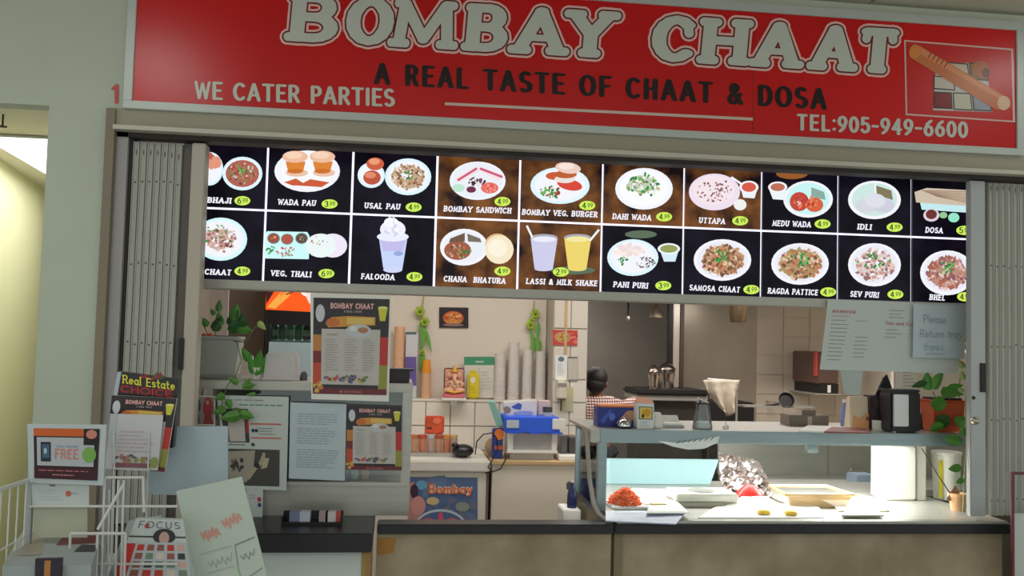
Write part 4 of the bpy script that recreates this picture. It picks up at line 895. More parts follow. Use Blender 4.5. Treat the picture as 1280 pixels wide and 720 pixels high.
# ================================================================ PAPERS UNDER THE MENU BOARD, RIGHT
def sheet(name, label, pts, Y, mt, prt=None, th=.0015, cat='sheet', W=100, H=100, group=None):
    fr = [P(x, y, Y) for x, y in pts]; t = thing(name, label, cat, (fr[3] + fr[2]) / 2, group)
    MB().hexa(fr, [v + Vector((0, th, 0)) for v in fr]).obj('paper', mt, t)
    if prt:
        p = Pr(quadmap(fr[0], fr[1], fr[2], fr[3], W, H), .0008); prt(p); p.obj('print', PAPER, t)
    return t
gp = mat('grey_white_paper', (198, 206, 204), .6); bp = mat('bluish_paper', (192, 206, 214), .6)
def pr_a(p):
    p.text('NAMKEEN', 4, 19, 20, 19.3, 4.5, (196, 110, 116), a=.1); p.lines(4, 23, 22, 1, 3, (196, 130, 130), .8)
    p.lines(4, 29, 17, 11, 5.6, (130, 136, 140), .9, seed=4, minf=.7); p.lines(21, 29, 31, 1, 5, (150, 150, 150), .7, seed=5); p.lines(22, 52, 32, 6, 5.6, (130, 136, 140), .8, seed=6, minf=.6)
    p.lines(44, 12, 58, 3, 5, (130, 136, 140), .8, seed=7, minf=.6); p.text('Tea and Coffee', 42, 33, 68, 33.5, 5, (196, 100, 104), a=.08); p.lines(43, 40, 55, 3, 5.2, (130, 136, 140), .8, seed=8); p.lines(60, 40, 66, 3, 5.2, (150, 150, 150), .7, seed=9)
sheet('price_list', 'large grey-white price list with red headings hanging under the menu board', [(1035, 374), (1212, 381), (1197, 467), (1025, 462)], .190, gp, pr_a, cat='notice')
def pr_b(p):
    p.text('Please', 18, 34, 60, 35, 15, (120, 140, 156), a=.035, b=.04); p.text('Return tray', 12, 62, 92, 62, 15, (110, 130, 156), a=.03, b=.04); p.text('thanks', 20, 86, 58, 86, 14, (130, 150, 170), a=.03, b=.04); p.rect(24, 92, 62, 93, (140, 156, 170), 3)
sheet('handwritten_note', 'small bluish handwritten note overlapping the hanging price list', [(1142, 380), (1211, 383), (1205, 448), (1141, 447)], .175, bp, pr_b, cat='notice')
sheet('paper_sheet', 'blank grey paper hanging below the price list', [(1050, 462), (1079, 463), (1075, 494), (1056, 493)], .20, mat('grey_paper', (176, 186, 184), .6), cat='notice')
# ================================================================ TOP OF THE LEFT CASE (z = 1.4175) AND ITS FLYERS
TL_ = 1.4175
q = P(272, 450, .34); zt3 = P(272, 424, .34).z
t = thing('potted_plant', 'pothos trailing over a pale grey rectangular planter on the left glass case', 'plant', (q.x, .36, TL_))
xa, xb = P(241, 440, .30).x, P(297, 440, .30).x
m_ = MB().hexa([(xa + .008, .30, TL_ + .012), (xb - .008, .30, TL_ + .012), (xb + .004, .30, zt3), (xa, .30, zt3)], [(xa + .008, .42, TL_ + .012), (xb - .008, .42, TL_ + .012), (xb + .004, .42, zt3), (xa, .42, zt3)])
m_.obj('planter', mat('pale_grey_planter', (164, 168, 162), .5), t, bevel=.004)
MB().box(xa - .004, xb + .008, .296, .424, zt3, zt3 + .012).obj('planter_rim', MATS['pale_grey_planter'], t, bevel=.003)
MB().box(xa - .005, xb + .002, .295, .425, TL_, TL_ + .012).obj('saucer', mat('grey_saucer', (140, 142, 140), .5), t, bevel=.003)
MB().box(xa + .01, xb - .01, .31, .41, zt3 + .006, zt3 + .014).obj('soil', soil, t)
gl3 = mat('dim_leaf_green', (92, 150, 66), .5, noise=.25, nscale=20)
for a in [(250, 404, 22, 150, 12), (254, 402, 20, 185, 11), (260, 408, 16, 130, 9), (266, 414, 22, 60, 14), (272, 420, 18, 250, 12), (276, 408, 20, 100, 10), (284, 412, 30, 20, 16), (286, 408, 24, 60, 15), (296, 410, 20, -10, 13), (291, 400, 22, 75, 14), (272, 390, 16, 80, 9), (268, 394, 10, 120, 7), (300, 402, 12, 70, 8)]:
    leaf(a[0], a[1], .315 - random.random() * .02, a[2], a[3], a[4], random.choice([gl3, gl3, green2]), t)
for pts in ([(270, 424), (268, 405), (272, 392)], [(262, 424), (256, 410), (252, 402)], [(284, 424), (288, 414), (292, 404)]):
    MB().tube([P(x, y, .33) for x, y in pts], .0022, 6).obj('stem', stem, t)
MB().tube([P(290, 426, .31), P(306, 428, .25), P(318, 410, .25), P(328, 404, .25)], .002, 6).obj('stem', stem, t)
MB().tube([P(296, 428, .29), P(302, 450, .24), P(294, 470, .18), P(284, 482, .165), P(278, 500, .16), P(277, 512, .155)], .002, 6).obj('stem', stem, t)
for a in [(322, 402, 15, -45, 8)]: leaf(a[0], a[1], .24, a[2], a[3], a[4], pale, t)
for a in [(281, 494, 14, 200, 10), (283, 500, 13, 300, 10), (280, 508, 14, 230, 11), (276, 516, 11, 170, 8), (300, 519, 26, 190, 16), (299, 517, 20, -15, 13), (302, 484, 18, 10, 10), (306, 484, 14, 60, 8), (298, 480, 16, 150, 8), (320, 492, 14, 190, 5)]:
    leaf(a[0], a[1], .148, a[2], a[3], a[4], gl3, t)
# orange flowers at the planter
for i, px in enumerate((249, 256, 263)):
    q = P(px, 419, .31); MB().ball(q, .012, .012, .008, 10).obj('blossom', mat('orange_blossom', (206, 90, 56), .6), t)
# second plant hanging right
q = P(320, 470, .30)
t = thing('potted_plant', 'bright green leaf spray in a small white pot between planter and clear tub', 'plant', (q.x, .30, TL_))
MB().lathe((q.x - .0, .33, TL_), [(.022, 0), (.03, .04), (.032, .045), (.028, .046), (0, .04)], 14).obj('pot', white, t, smooth=True)
for a in [(320, 470, 34, 80, 16), (324, 466, 30, 60, 13), (316, 468, 26, 100, 10), (330, 450, 18, 20, 8), (312, 452, 20, 120, 12)]: leaf(a[0], a[1], .30, a[2], a[3], a[4], mat('bright_leaf_green', (86, 158, 62), .5, noise=.2, nscale=15), t)
# clear tub
q0, q1 = P(329, 460, .28), P(373, 460, .28); zz = P(350, 441, .28).z
t = thing('plastic_tub', 'frosted clear plastic tub upside down on the left glass case', 'tub', ((q0.x + q1.x) / 2, .33, TL_))
MB().hexa([(q0.x, .28, TL_), (q1.x, .28, TL_), (q1.x - .008, .285, zz), (q0.x + .008, .285, zz)], [(q0.x, .38, TL_), (q1.x, .38, TL_), (q1.x - .008, .375, zz), (q0.x + .008, .375, zz)]).obj('tub', mat('frosted_plastic', (214, 210, 210), .35, alpha=.72), t, bevel=.006)
MB().box(q0.x - .004, q1.x + .004, .276, .384, TL_, TL_ + .008).obj('rim', mat('frosted_rim', (216, 206, 204), .35), t, bevel=.002)
q = P(378, 475, .28)
t = tag(MB().lathe((q.x, .33, TL_), [(.014, 0), (.014, .02), (.008, .032), (0, .034)], 14).obj('glass_stopper', mat('dark_grey_plastic', (84, 86, 92), .4), smooth=True), 'small dark grey cone cap beside the clear tub', 'cap')
# steel stand and black box
q0, q1 = P(486, 470, .28), P(516, 470, .28)
t = thing('black_box', 'black flared plastic box on the right end of the left glass case', 'box', ((q0.x + q1.x) / 2 - .02, .33, TL_))
z0_, z1_ = TL_, P(500, 461, .28).z
MB().box(q0.x - .06, q1.x - .012, .28, .36, z0_, z1_ - .008).obj('body', black, t, bevel=.003)
MB().box(q0.x - .06, q1.x + .004, .272, .37, z1_ - .008, z1_).obj('rim', black, t, bevel=.002)

def dark_menu(p, sl=0):
    """take-away menu print on a 100 x 130 sheet"""
    p.rect(0, 0, 100, 130, (38, 26, 34), 0)
    p.rect(0, 50, 12, 72, (196, 130, 60), 1); p.rect(0, 72, 12, 90, (120, 30, 34), 1); p.rect(0, 88, 12, 118, (196, 70, 40), 1)
    p.rect(88, 52, 100, 92, (196, 40, 34), 1); p.rect(88, 90, 100, 130, (150, 150, 60), 1); p.rect(0, 122, 100, 130, (110, 30, 44), 1.4); p.blobs(6, 120, 6, 8, [(220, 180, 90), (214, 120, 60)], 14, 4, 2, 3)
    p.text('BOMBAY CHAAT', 22, 14.5, 80, 14.5, 8, (226, 170, 166), 3, a=.17, b=.12, gap=.03); p.text('A REAL TASTE', 40, 19.5, 64, 19.5, 3, (200, 190, 180), 3)
    p.poly([(16, 34), (24, 26), (46, 24), (82, 25), (82, 36), (50, 38), (20, 40)], (214, 150, 60), 3); p.ell(26, 33, 9, 6, (206, 110, 40), 4); p.rect(44, 26, 80, 35, (226, 190, 96), 4)
    p.ell(9, 21, 6, 12, (206, 206, 214), 3); p.poly([(85, 12), (98, 12), (95, 30), (88, 30)], (214, 206, 60), 3); p.ell(91.5, 12, 6.5, 2, (236, 230, 140), 4)
    p.rect(11, 42, 89, 117, (196, 190, 186), 2.4); p.ell(60, 44, 17, 9, (196, 200, 206), 5); p.ell(53, 41, 5, 4, (226, 222, 220), 6); p.ell(66, 43, 7, 4, (180, 120, 90), 6)
    for x in (16, 42, 66): p.lines(x, 56, x + 18, 13, 3.4, (150, 148, 146), 1.0, 4, seed=int(x))
    p.text('CHAAT', 18, 51, 34, 51, 3, (120, 140, 110), 4); p.blobs(48, 109, 34, 4, [(60, 60, 70), (190, 160, 70), (200, 80, 70), (90, 120, 80), (110, 90, 160)], 34, 3.4, 5, 9)
    p.text('WE CATER PARTIES', 36, 128, 66, 128, 3, (220, 150, 130), 6)
sheet('menu_poster', 'large dark take-away menu poster in a white border hanging below the menu board', [(388, 366), (489, 370), (486, 502), (389, 499)], .15, white, lambda p: (p.rect(0, 0, 0.01, 0.01, (255, 255, 255), 0)), th=.004, cat='poster')
fr = [P(x, y, .15) for x, y in ((392, 372), (487, 374), (483, 494), (391, 492))]
p = Pr(quadmap(*fr, 100, 130), .0016, .0004); dark_menu(p); p.obj('menu_print', VINYL, bpy.data.objects['menu_poster'])
t = sheet('menu_poster', 'smaller dark take-away menu poster taped to the right of the left glass case', [(434, 506), (502, 508), (502, 588), (433, 587)], .188, white, None, W=100, H=130, cat='poster')
fr = [P(x, y, .188) for x, y in ((434, 506), (502, 508), (502, 588), (433, 587))]
p = Pr(quadmap(*fr, 100, 130), .0016, .0004); dark_menu(p); p.obj('menu_print', VINYL, t)
def pr_text(p):
    for k, (y, n) in enumerate(((14, 5), (33, 7), (61, 8))):
        p.lines(13, y, 88, n, 3.2, (160, 172, 186), 1.1, 2, seed=k + 20, minf=.7)
sheet('letter_page', 'pale blue-white typed letter taped to the middle of the left glass case', [(363, 503), (433, 505), (431, 601), (361, 598)], .184, bp, pr_text, cat='notice')
def pr_news(p):
    p.lines(10, 4, 92, 1, 3, (140, 146, 140), 1.0); p.lines(30, 9, 96, 1, 3, (90, 150, 110), 1.2, seed=8, minf=.9)
    p.rect(4, 14, 42, 50, (60, 58, 62), 2); p.rect(12, 20, 36, 49, (196, 190, 184), 3); p.rect(38, 18, 42, 40, (176, 40, 50), 3); p.ell(27, 17, 8, 4, (110, 120, 70), 4)
    p.rect(44, 29, 90, 30.5, (206, 100, 90), 2); p.rect(44, 44, 90, 45.5, (206, 110, 100), 2); p.lines(56, 34, 88, 3, 3, (140, 150, 150), 1, seed=3); p.ell(48, 37, 2.5, 2, (50, 60, 80), 3); p.ell(53, 37, 2.5, 2, (50, 60, 80), 3); p.ell(47, 52, 3, 2, (60, 80, 80), 3)
    p.lines(10, 52, 40, 1, 3, (90, 100, 100), 1, seed=5)
    p.rect(4, 57, 88, 96, (74, 72, 68), 2); p.poly([(5, 60), (50, 58), (46, 76), (34, 92), (5, 94)], (166, 160, 146), 3); p.blobs(22, 74, 10, 8, [(60, 60, 60), (110, 100, 96)], 12, 4, 4, 7)
    p.poly([(34, 84), (56, 70), (62, 60), (66, 61), (64, 72), (54, 76), (38, 90)], (176, 166, 140), 5); p.poly([(64, 66), (72, 66), (68, 76), (58, 78)], (186, 176, 150), 5); p.ell(52, 74, 4, 3, (40, 40, 44), 6)
sheet('newspaper_clipping', 'grey magazine clipping with a black and white dancer photo on the left glass case', [(271, 494), (361, 496), (358, 613), (284, 611)], .186, gp, pr_news, cat='clipping')
def pr_lady(p):
    p.rect(4, 4, 96, 96, (150, 146, 142), 1); p.ell(26, 34, 18, 26, (60, 76, 104), 2); p.poly([(8, 96), (14, 60), (34, 58), (46, 96)], (110, 104, 98), 3); p.ell(72, 40, 20, 34, (176, 62, 66), 2); p.poly([(52, 96), (60, 66), (84, 66), (94, 96)], (150, 60, 60), 3); p.ell(70, 22, 6, 8, (196, 150, 130), 4); p.ell(26, 24, 6, 8, (190, 150, 130), 4)
sheet('photo_card', 'small photo card of two figures in blue and red at the glass case left', [(237, 494), (269, 495), (269, 532), (237, 531)], .184, white, pr_lady, cat='photo')
sheet('small_card', 'small pale card with red and blue marks hanging below the clipping', [(308, 611), (329, 611), (328, 650), (308, 649)], .180, gp, lambda p: (p.ell(78, 34, 12, 8, (190, 60, 70), 2), p.ell(80, 52, 12, 7, (60, 70, 120), 2), p.lines(20, 20, 70, 2, 8, (170, 140, 150), 2)), cat='card')

# ================================================================ DRINKS FRIDGE AND BOARDS, BACK LEFT
xa, xb = P(332, 420, 2.1).x, P(400, 420, 2.1).x
t = thing('drinks_fridge', 'glass door drinks fridge with a lit orange header behind the left glass case', 'fridge', ((xa + xb) / 2, 2.3, 0))
fb = mat('fridge_black', (26, 24, 28), .4)
MB().box(xa, xb, 2.68, 2.70, 0, 1.98).obj('back', fb, t)
MB().box(xa, xa + .02, 2.10, 2.68, 0, 1.98).obj('side', fb, t); MB().box(xb - .02, xb, 2.10, 2.68, 0, 1.98).obj('side', white, t)
zh0, zh1 = P(360, 391, 2.1).z, 1.98
MB().box(xa + .02, xb - .02, 2.10, 2.2, zh0, zh1).obj('header', fb, t)
p = Pr(plane(2.1), .002, .0006)
p.poly([(333, 352), (392, 354), (391, 390), (332, 387)], (255, 92, 20), 0); p.poly([(332, 352), (350, 353), (333, 380)], (60, 20, 24), 1); p.poly([(334, 384), (352, 364), (366, 360), (362, 370), (344, 386)], (250, 170, 70), 2); p.poly([(352, 360), (362, 353), (366, 358), (350, 372)], (255, 130, 50), 3)
p.ell(386, 362, 11, 9, (255, 246, 246), 2); p.poly([(380, 365), (391, 362), (391, 384), (386, 378)], (250, 224, 220), 2.5); p.seg(358, 368, 390, 356, .8, .8, (110, 20, 20), 4)
p.obj('lit_sign', LIT, t)
MB().box(xa + .02, xb - .02, 2.10, 2.16, zh0 - .07, zh0).obj('header_trim', fb, t)
zs = P(360, 425, 2.2).z
inn = mat('fridge_inner_white', (176, 200, 206), .5)
for z_ in (zs, zs - .34, zs - .68): MB().box(xa + .02, xb - .02, 2.16, 2.68, z_ - .012, z_).obj('shelf', inn, t)
MB().box(xa + .02, xb - .02, 2.10, 2.14, .1, zs - .012).obj('door_panel', inn, t)
MB().box(xa + .02, xb - .02, 2.115, 2.12, zs, zh0 - .07).obj('door_glass', GL, t)
for i, px in enumerate((343, 353, 363, 373, 383, 392)):
    q = P(px, 424, 2.25); c_ = [(60, 130, 84), (70, 150, 96), (90, 176, 110), (70, 140, 90), (60, 46, 50), (96, 40, 44)][i]
    nm_ = ['dark green', 'mid green', 'light green', 'grass green', 'near-black', 'dark red'][i]
    b_ = thing('drink_bottle', nm_ + ' bottle standing on the top shelf of the drinks fridge', 'bottle', (q.x, 2.25, zs + .0005), 'bottles in the drinks fridge')
    MB().lathe((q.x, 2.25, zs + .0005), [(.019, 0), (.021, .01), (.021, .075), (.010, .10), (.009, .112)], 14).obj('body', mat('bottle_%d' % i, c_, .3), b_, smooth=True)
    MB().lathe((q.x, 2.25, zs + .1125), [(.011, 0), (.011, .012), (0, .012)], 10).obj('cap', white, b_)
    MB().lathe((q.x, 2.25, zs + .025), [(.0215, 0), (.0215, .035)], 14).obj('label', mat('bottle_label_%d' % (i % 2), [(190, 214, 190), (120, 170, 130)][i % 2], .5), b_)
xa, xb = P(282, 400, 2.3).x, P(331, 400, 2.3).x
tag(MB().box(xa, xb, 2.3, 2.34, 0, 2.2).obj('partition_panel', mat('taupe_brown_panel', (112, 96, 84), .6, noise=.1, nscale=3)), 'dark taupe panel standing between the pale boards and the drinks fridge', 'panel')
def toboard(pts, Y, d):
    fr = [P(x, y, Y) for x, y in pts]; fr[2].z = 0; fr[3].z = 0
    return MB().hexa(fr, [v + Vector((0, d, 0)) for v in fr])
t = tag(toboard([(252, 350), (284, 350), (290, 480), (246, 480)], 1.55, .02).obj('leaning_board', mat('pinkish_white_board', (204, 190, 184), .5)), 'pinkish white board standing behind the pale grey planter', 'board')
t = tag(toboard([(262, 356), (286, 356), (291, 420), (272, 420)], 1.40, .015).obj('leaning_board', mat('paler_board', (192, 182, 176), .5)), 'slanted paler board leaning in front of the pinkish one', 'board')
t = tag(toboard([(300, 440), (316, 445), (322, 476), (296, 478)], 1.30, .02).obj('vent_grille', mat('white_grille', (214, 208, 208), .5)), 'white slotted grille seen behind the plant stems right of the planter', 'grille')
# ================================================================ BACK WALL LEDGE (z = 1.192) 
L = 1.1925; LY = 2.79
def cup_stack(label, px, w_, ytop, col, group='cup stacks on the ledge', n=9, taper=.9, ybot=497):
    q = P(px, ybot, LY); zt = P(px, ytop, LY).z; r = (P(px + w_ / 2, 470, LY).x - P(px - w_ / 2, 470, LY).x) / 2
    t = thing('cup_stack', label, 'cups', (q.x, LY, L), group); h = (zt - L) ; src = None
    for k in range(n):
        z0 = L + h * k / n; rr = r * (1 - (1 - taper) * k / n)
        MB().lathe((q.x, LY, z0), [(rr * .92, 0), (rr * .96, h / n * .75), (rr, h / n * .76), (rr, h / n * .98), (0, h / n * .98)], 16).obj('cup', col, t, smooth=True)
    return t
cw = mat('cup_white', (224, 216, 208), .5); cp = mat('cup_peach', (226, 176, 140), .5); co = mat('cup_orange', (238, 150, 40), .5)
cup_stack('tallest white cup stack on the ledge, second from the green card', 641, 15, 428, cw)
cup_stack('white cup stack directly right of the green-topped card', 624, 15, 442, cw)
cup_stack('white cup stack on the ledge, third from the green card', 658, 13, 437, cw)
cup_stack('white cup stack on the ledge nearest the pier', 675, 14, 439, cw)
cup_stack('peach-coloured cup stack at the far left of the ledge', 497, 15, 408, cp)
q = P(532, 497, 2.78); t = cup_stack('short peach cup stack under an orange cup beside the idol', 532, 13, 466, cp, n=4)
r = .028; zt = P(532, 466, LY).z
tt = thing('orange_cup', 'orange tapering cup upturned on the short peach stack', 'cup', (q.x, LY, zt), None)
MB().lathe((q.x, LY, zt), [(.030, 0), (.030, .02), (.024, .085), (0, .09)], 16).obj('body', co, tt, smooth=True)
xa, xb = P(506, 470, 2.77).x, P(521, 470, 2.77).x
t = thing('tall_carton', 'tall white carton with a violet lower half at the left of the ledge', 'carton', (xa, 2.8, L))
MB().box(xa, xb, 2.77, 2.83, L, P(514, 416, 2.77).z).obj('body', mat('pale_carton', (206, 204, 208), .5), t, bevel=.002)
p = Pr(plane(2.77), .002); p.rect(506.5, 446, 520.5, 482, (104, 84, 150), 0); p.rect(506.5, 415, 520.5, 418, (90, 110, 110), 0); p.obj('print', PAPER, t)
# card with green top
t = sheet('promotion_card', 'white card with a green header leaning on the back wall above the ledge', [(580, 446), (618, 446), (618, 497.5), (581, 497.5)], 2.80, mat('card_cream', (218, 212, 200), .5), lambda p: (p.rect(0, 0, 100, 20, (70, 150, 110), 1), p.lines(38, 10, 66, 1, 3, (200, 220, 210), 4, 2, minf=.95), p.lines(56, 36, 92, 6, 8, (180, 180, 176), 1.6, 2), p.rect(48, 26, 52, 90, (200, 196, 190), 1)), th=.004, cat='card')
q = P(592, 497, 2.76)
t = thing('soap_bottle', 'bright yellow plastic bottle on the ledge beside the green-topped card', 'bottle', (q.x, 2.76, L))
MB().box(q.x - .042, q.x + .034, 2.735, 2.785, L, P(590, 466, 2.75).z).obj('body', mat('bright_yellow', (228, 206, 26), .35), t, bevel=.012)
zz = P(590, 466, 2.75).z
MB().box(q.x - .028, q.x + .016, 2.745, 2.775, zz, zz + .016).obj('cap', MATS['bright_yellow'], t, bevel=.004)
p = Pr(plane(2.735), .002); p.ell(591, 475, 3.5, 4, (236, 230, 200), 0); p.lines(587, 484, 597, 3, 3, (196, 170, 30), .8, 0); p.obj('label', PAPER, t)
# idol on its small shelf
q = P(567, 498, 2.70); zs = P(567, 497, 2.68).z
t = thing('wall_shelf', 'small white bracket shelf under the colourful idol', 'shelf', (q.x, 2.7, zs))
MB().box(q.x - .078, q.x + .078, 2.62, 2.72, zs - .016, zs).obj('board', white, t, bevel=.003)
MB().box(q.x - .02, q.x + .02, 2.66, 2.72, zs - .05, zs - .016).obj('bracket', white, t)
pk = mat('idol_pink', (226, 120, 130), .5); go = mat('idol_gold', (214, 160, 60), .35, .3); sk_ = mat('idol_peach', (232, 176, 146), .5)
t = thing('idol_figurine', 'seated pink and gold elephant-headed deity figurine on the bracket shelf', 'figurine', (q.x, 2.67, zs))
MB().box(q.x - .068, q.x + .068, 2.635, 2.71, zs, zs + .028).obj('base', pk, t, bevel=.006)
MB().box(q.x - .066, q.x + .066, 2.700, 2.712, zs + .028, zs + .19).obj('throne_back', mat('idol_rose', (222, 160, 140), .5), t, bevel=.012)
m_ = MB().ball((q.x - .035, 2.66, zs + .048), .036, .026, .020).ball((q.x + .035, 2.66, zs + .048), .036, .026, .020)
m_.ball((q.x, 2.67, zs + .078), .036, .026, .044).ball((q.x, 2.668, zs + .145), .024, .022, .026)
m_.tube([(q.x - .03, 2.67, zs + .10), (q.x - .056, 2.655, zs + .09), (q.x - .05, 2.645, zs + .12)], [.012, .010, .008], 8).tube([(q.x + .03, 2.67, zs + .10), (q.x + .056, 2.655, zs + .09), (q.x + .046, 2.645, zs + .075)], [.012, .010, .008], 8)
m_.obj('body', sk_, t, smooth=True)
MB().tube([(q.x, 2.648, zs + .14), (q.x - .002, 2.632, zs + .12), (q.x + .008, 2.630, zs + .10), (q.x + .018, 2.634, zs + .088)], [.012, .010, .008, .006], 8).obj('trunk', sk_, t, smooth=True)
for s_ in (-1, 1): MB().ball((q.x + s_ * .031, 2.672, zs + .145), .014, .005, .019).obj('ear', sk_, t, smooth=True)
MB().lathe((q.x, 2.668, zs + .160), [(.024, 0), (.027, .008), (.016, .024), (.012, .030), (.006, .044), (0, .05)], 14).obj('crown', go, t, smooth=True)
MB().tube([(q.x - .03, 2.652, zs + .11), (q.x, 2.636, zs + .070), (q.x + .03, 2.652, zs + .11)], .005, 6).obj('garland', mat('idol_cream', (238, 226, 190), .5), t)
MB().tube([(q.x - .045, 2.64, zs + .045), (q.x, 2.632, zs + .036), (q.x + .045, 2.64, zs + .045)], .010, 8).obj('robe_fold', go, t, smooth=True)
# pictures on the wall
def pr_food(p):
    p.rect(0, 0, 100, 100, (40, 28, 34), 0); p.ell(48, 52, 36, 34, (190, 84, 40), 1); p.ell(48, 66, 30, 16, (206, 130, 50), 2); p.ell(50, 40, 28, 14, (214, 110, 60), 2); p.blobs(48, 50, 26, 24, [(226, 150, 70), (170, 60, 34), (230, 176, 110)], 40, 7, 3, 2); p.ell(48, 86, 36, 7, (140, 110, 110), 2)
sheet('food_picture', 'small dark photo of a dish pinned to the white back wall', [(549, 384), (585.5, 384.5), (585.5, 410), (549, 409.5)], 2.85, white, pr_food, cat='picture')
def pr_curry(p):
    p.rect(0, 0, 100, 100, (206, 74, 60), 0); p.ell(42, 48, 34, 36, (190, 150, 130), 1); p.ell(42, 50, 27, 28, (196, 150, 70), 2); p.blobs(42, 50, 20, 20, [(170, 110, 50), (220, 180, 90)], 24, 8, 3, 2); p.blobs(84, 50, 14, 40, [(236, 120, 110), (190, 50, 50)], 16, 10, 2, 5)
sheet('curry_picture', 'red photo of a curry bowl fixed on the pier under the cable cover', [(690.5, 412), (722, 413), (721.5, 432), (690.5, 431)], 2.58, white, pr_curry, cat='picture')
sheet('notice_page', 'white page with a blue logo on the pier above the soap dispenser', [(694, 444), (709, 444), (709, 475), (694, 475)], 2.575, wpap, lambda p: (p.ell(50, 16, 26, 10, (110, 120, 140), 1), p.lines(20, 36, 80, 5, 10, (180, 186, 190), 2.4)), cat='notice')
sheet('notice_page', 'pale ruled page beside the logo page on the pier', [(710, 446), (722, 446), (722, 476), (710, 476)], 2.58, mat('ruled_page', (206, 198, 184), .6), lambda p: (p.rect(0, 0, 100, 6, (110, 110, 110), 1), p.rect(0, 95, 100, 100, (120, 120, 116), 1)), cat='notice')
sheet('clear_sleeve', 'crinkled clear sleeve with a yellowish sheet on the pier above the blue-lidded bin', [(702, 484), (716, 484), (716, 514), (702, 514)], 2.58, mat('yellowish_sheet', (206, 200, 160), .4), None, cat='sleeve')
q = P(701, 492, 2.56)
t = thing('soap_dispenser', 'cream wall dispenser with a dark spout on the pier', 'dispenser', (q.x, 2.55, q.z))
MB().box(q.x - .033, q.x + .033, 2.52, 2.5815, q.z - .035, q.z + .085).obj('body', mat('dispenser_cream', (222, 214, 190), .35), t, bevel=.010)
MB().box(q.x - .030, q.x + .030, 2.516, 2.52, q.z + .048, q.z + .070).obj('grey_band', mat('grey_band', (150, 146, 140), .4), t)
MB().tube([(q.x, 2.54, q.z - .035), (q.x, 2.54, q.z - .11)], .006, 8).obj('spout', mat('dark_bronze', (96, 78, 60), .4), t)
MB().box(q.x - .024, q.x + .024, 2.515, 2.54, q.z - .040, q.z - .030).obj('lever', MATS['dark_bronze'], t)
# hanging green flower strands
def strand(label, pts, blooms, leaves, Y=2.84):
    t = thing('flower_strand', label, 'decoration', P(*pts[-1], Y))
    MB().tube([P(x, y, Y) for x, y in pts], .004, 6).obj('string', mat('strand_green', (150, 170, 70), .6), t)
    for x, y, r in blooms:
        q = P(x, y, Y - .02); m_ = MB()
        for k in range(6):
            a_ = k * math.pi / 3; rr = r * .0053
            m_.ball((q.x + math.cos(a_) * rr * .55, q.y, q.z + math.sin(a_) * rr * .55), rr * .42, rr * .3, rr * .42, 8)
        m_.obj('blossom', mat('lime_blossom', (176, 196, 50), .5, noise=.3, nscale=30), t, smooth=True)
        MB().ball((q.x, q.y - .012, q.z), r * .0018, n=8).obj('blossom_heart', mat('olive_heart', (110, 140, 40), .5), t)
    for a in leaves: leaf(a[0], a[1], Y - .015, a[2], a[3], a[4], mat('strand_leaf', (110, 170, 70), .5), t)
strand('lime flower strand hanging on the white wall above the orange cup', [(530, 368), (527, 390), (531, 410), (528, 440), (530, 462)], [(525, 389, 7), (531, 402, 6.5), (528, 440, 4)], [(529, 408, 34, 268, 6), (532, 412, 30, 285, 5), (529, 440, 26, 262, 7), (527, 400, 20, 262, 4)])
strand('lime flower strand hanging on the white wall beside the pier', [(668, 376), (667, 392), (663, 410), (666, 440)], [(669, 392, 6.5), (663, 406, 6.5), (665, 400, 4)], [(673, 402, 26, 268, 5), (674, 425, 18, 266, 7), (668, 420, 26, 262, 6), (664, 412, 18, 280, 4)])

# ================================================================ FREEZER AND CABINET ROW
xa, xb = P(490, 620, 2.1).x - .25, P(612, 620, 2.1).x; zf = .878
fw = mat('freezer_white', (228, 224, 214), .35)
t = thing('chest_freezer', 'white chest freezer with a blue poster on its front, behind the middle counter', 'freezer', ((xa + xb) / 2, 2.4, 0))
MB().box(xa, xb - .02, 2.12, 2.68, 0, zf - .07).obj('body', fw, t, bevel=.008)
MB().box(xa, xb, 2.10, 2.70, zf - .065, zf).obj('lid', fw, t, bevel=.008)
MB().box(xb - .02, xb - .004, 2.13, 2.66, .02, zf - .075).obj('side_panel', mat('freezer_side_brown', (120, 104, 88), .6), t)  # thin brown panel on the right side of the freezer
fr = [P(x, y, 2.12) for x, y in ((511, 596), (597, 597), (597, 690), (510, 690))]
p = Pr(quadmap(*fr, 86, 94), .002, .0004)
p.rect(0, 0, 86, 94, (92, 116, 156), 0); p.blobs(44, 46, 40, 44, [(84, 108, 152), (104, 130, 168), (120, 120, 150)], 60, 9, 1, 3)
p.text('Bombay', 24, 21, 80, 21, 13, (246, 236, 224), 6, a=.20, b=.15, gap=.02); p.text('Bombay', 24, 21, 80, 21, 13, (232, 120, 70), 9, a=.12, b=.08, gap=.1)
p.ell(16, 10, 7, 6, (110, 170, 206), 3); p.poly([(0, 8), (6, 6), (11, 24), (16, 36), (14, 60), (0, 60)], (196, 140, 140), 4); p.ell(7, 18, 5, 9, (70, 50, 70), 5); p.ell(12, 36, 9, 12, (216, 156, 150), 6)
p.ell(30, 30, 8, 5, (214, 196, 150), 5); p.ell(67, 37, 9, 6, (150, 160, 150), 5)
p.ell(40, 66, 34, 26, (196, 214, 224), 7, 32); p.ell(40, 67, 32, 24, (90, 110, 156), 8, 32); p.poly([(34, 64), (38, 44), (42, 44), (45, 64)], (226, 90, 120), 10); p.ell(24, 58, 9, 7, (206, 110, 130), 10); p.ell(54, 58, 9, 7, (214, 120, 120), 10); p.ell(40, 62, 12, 8, (222, 130, 130), 11)
p.obj('poster', VINYL, t)
F_ = zf + .0003
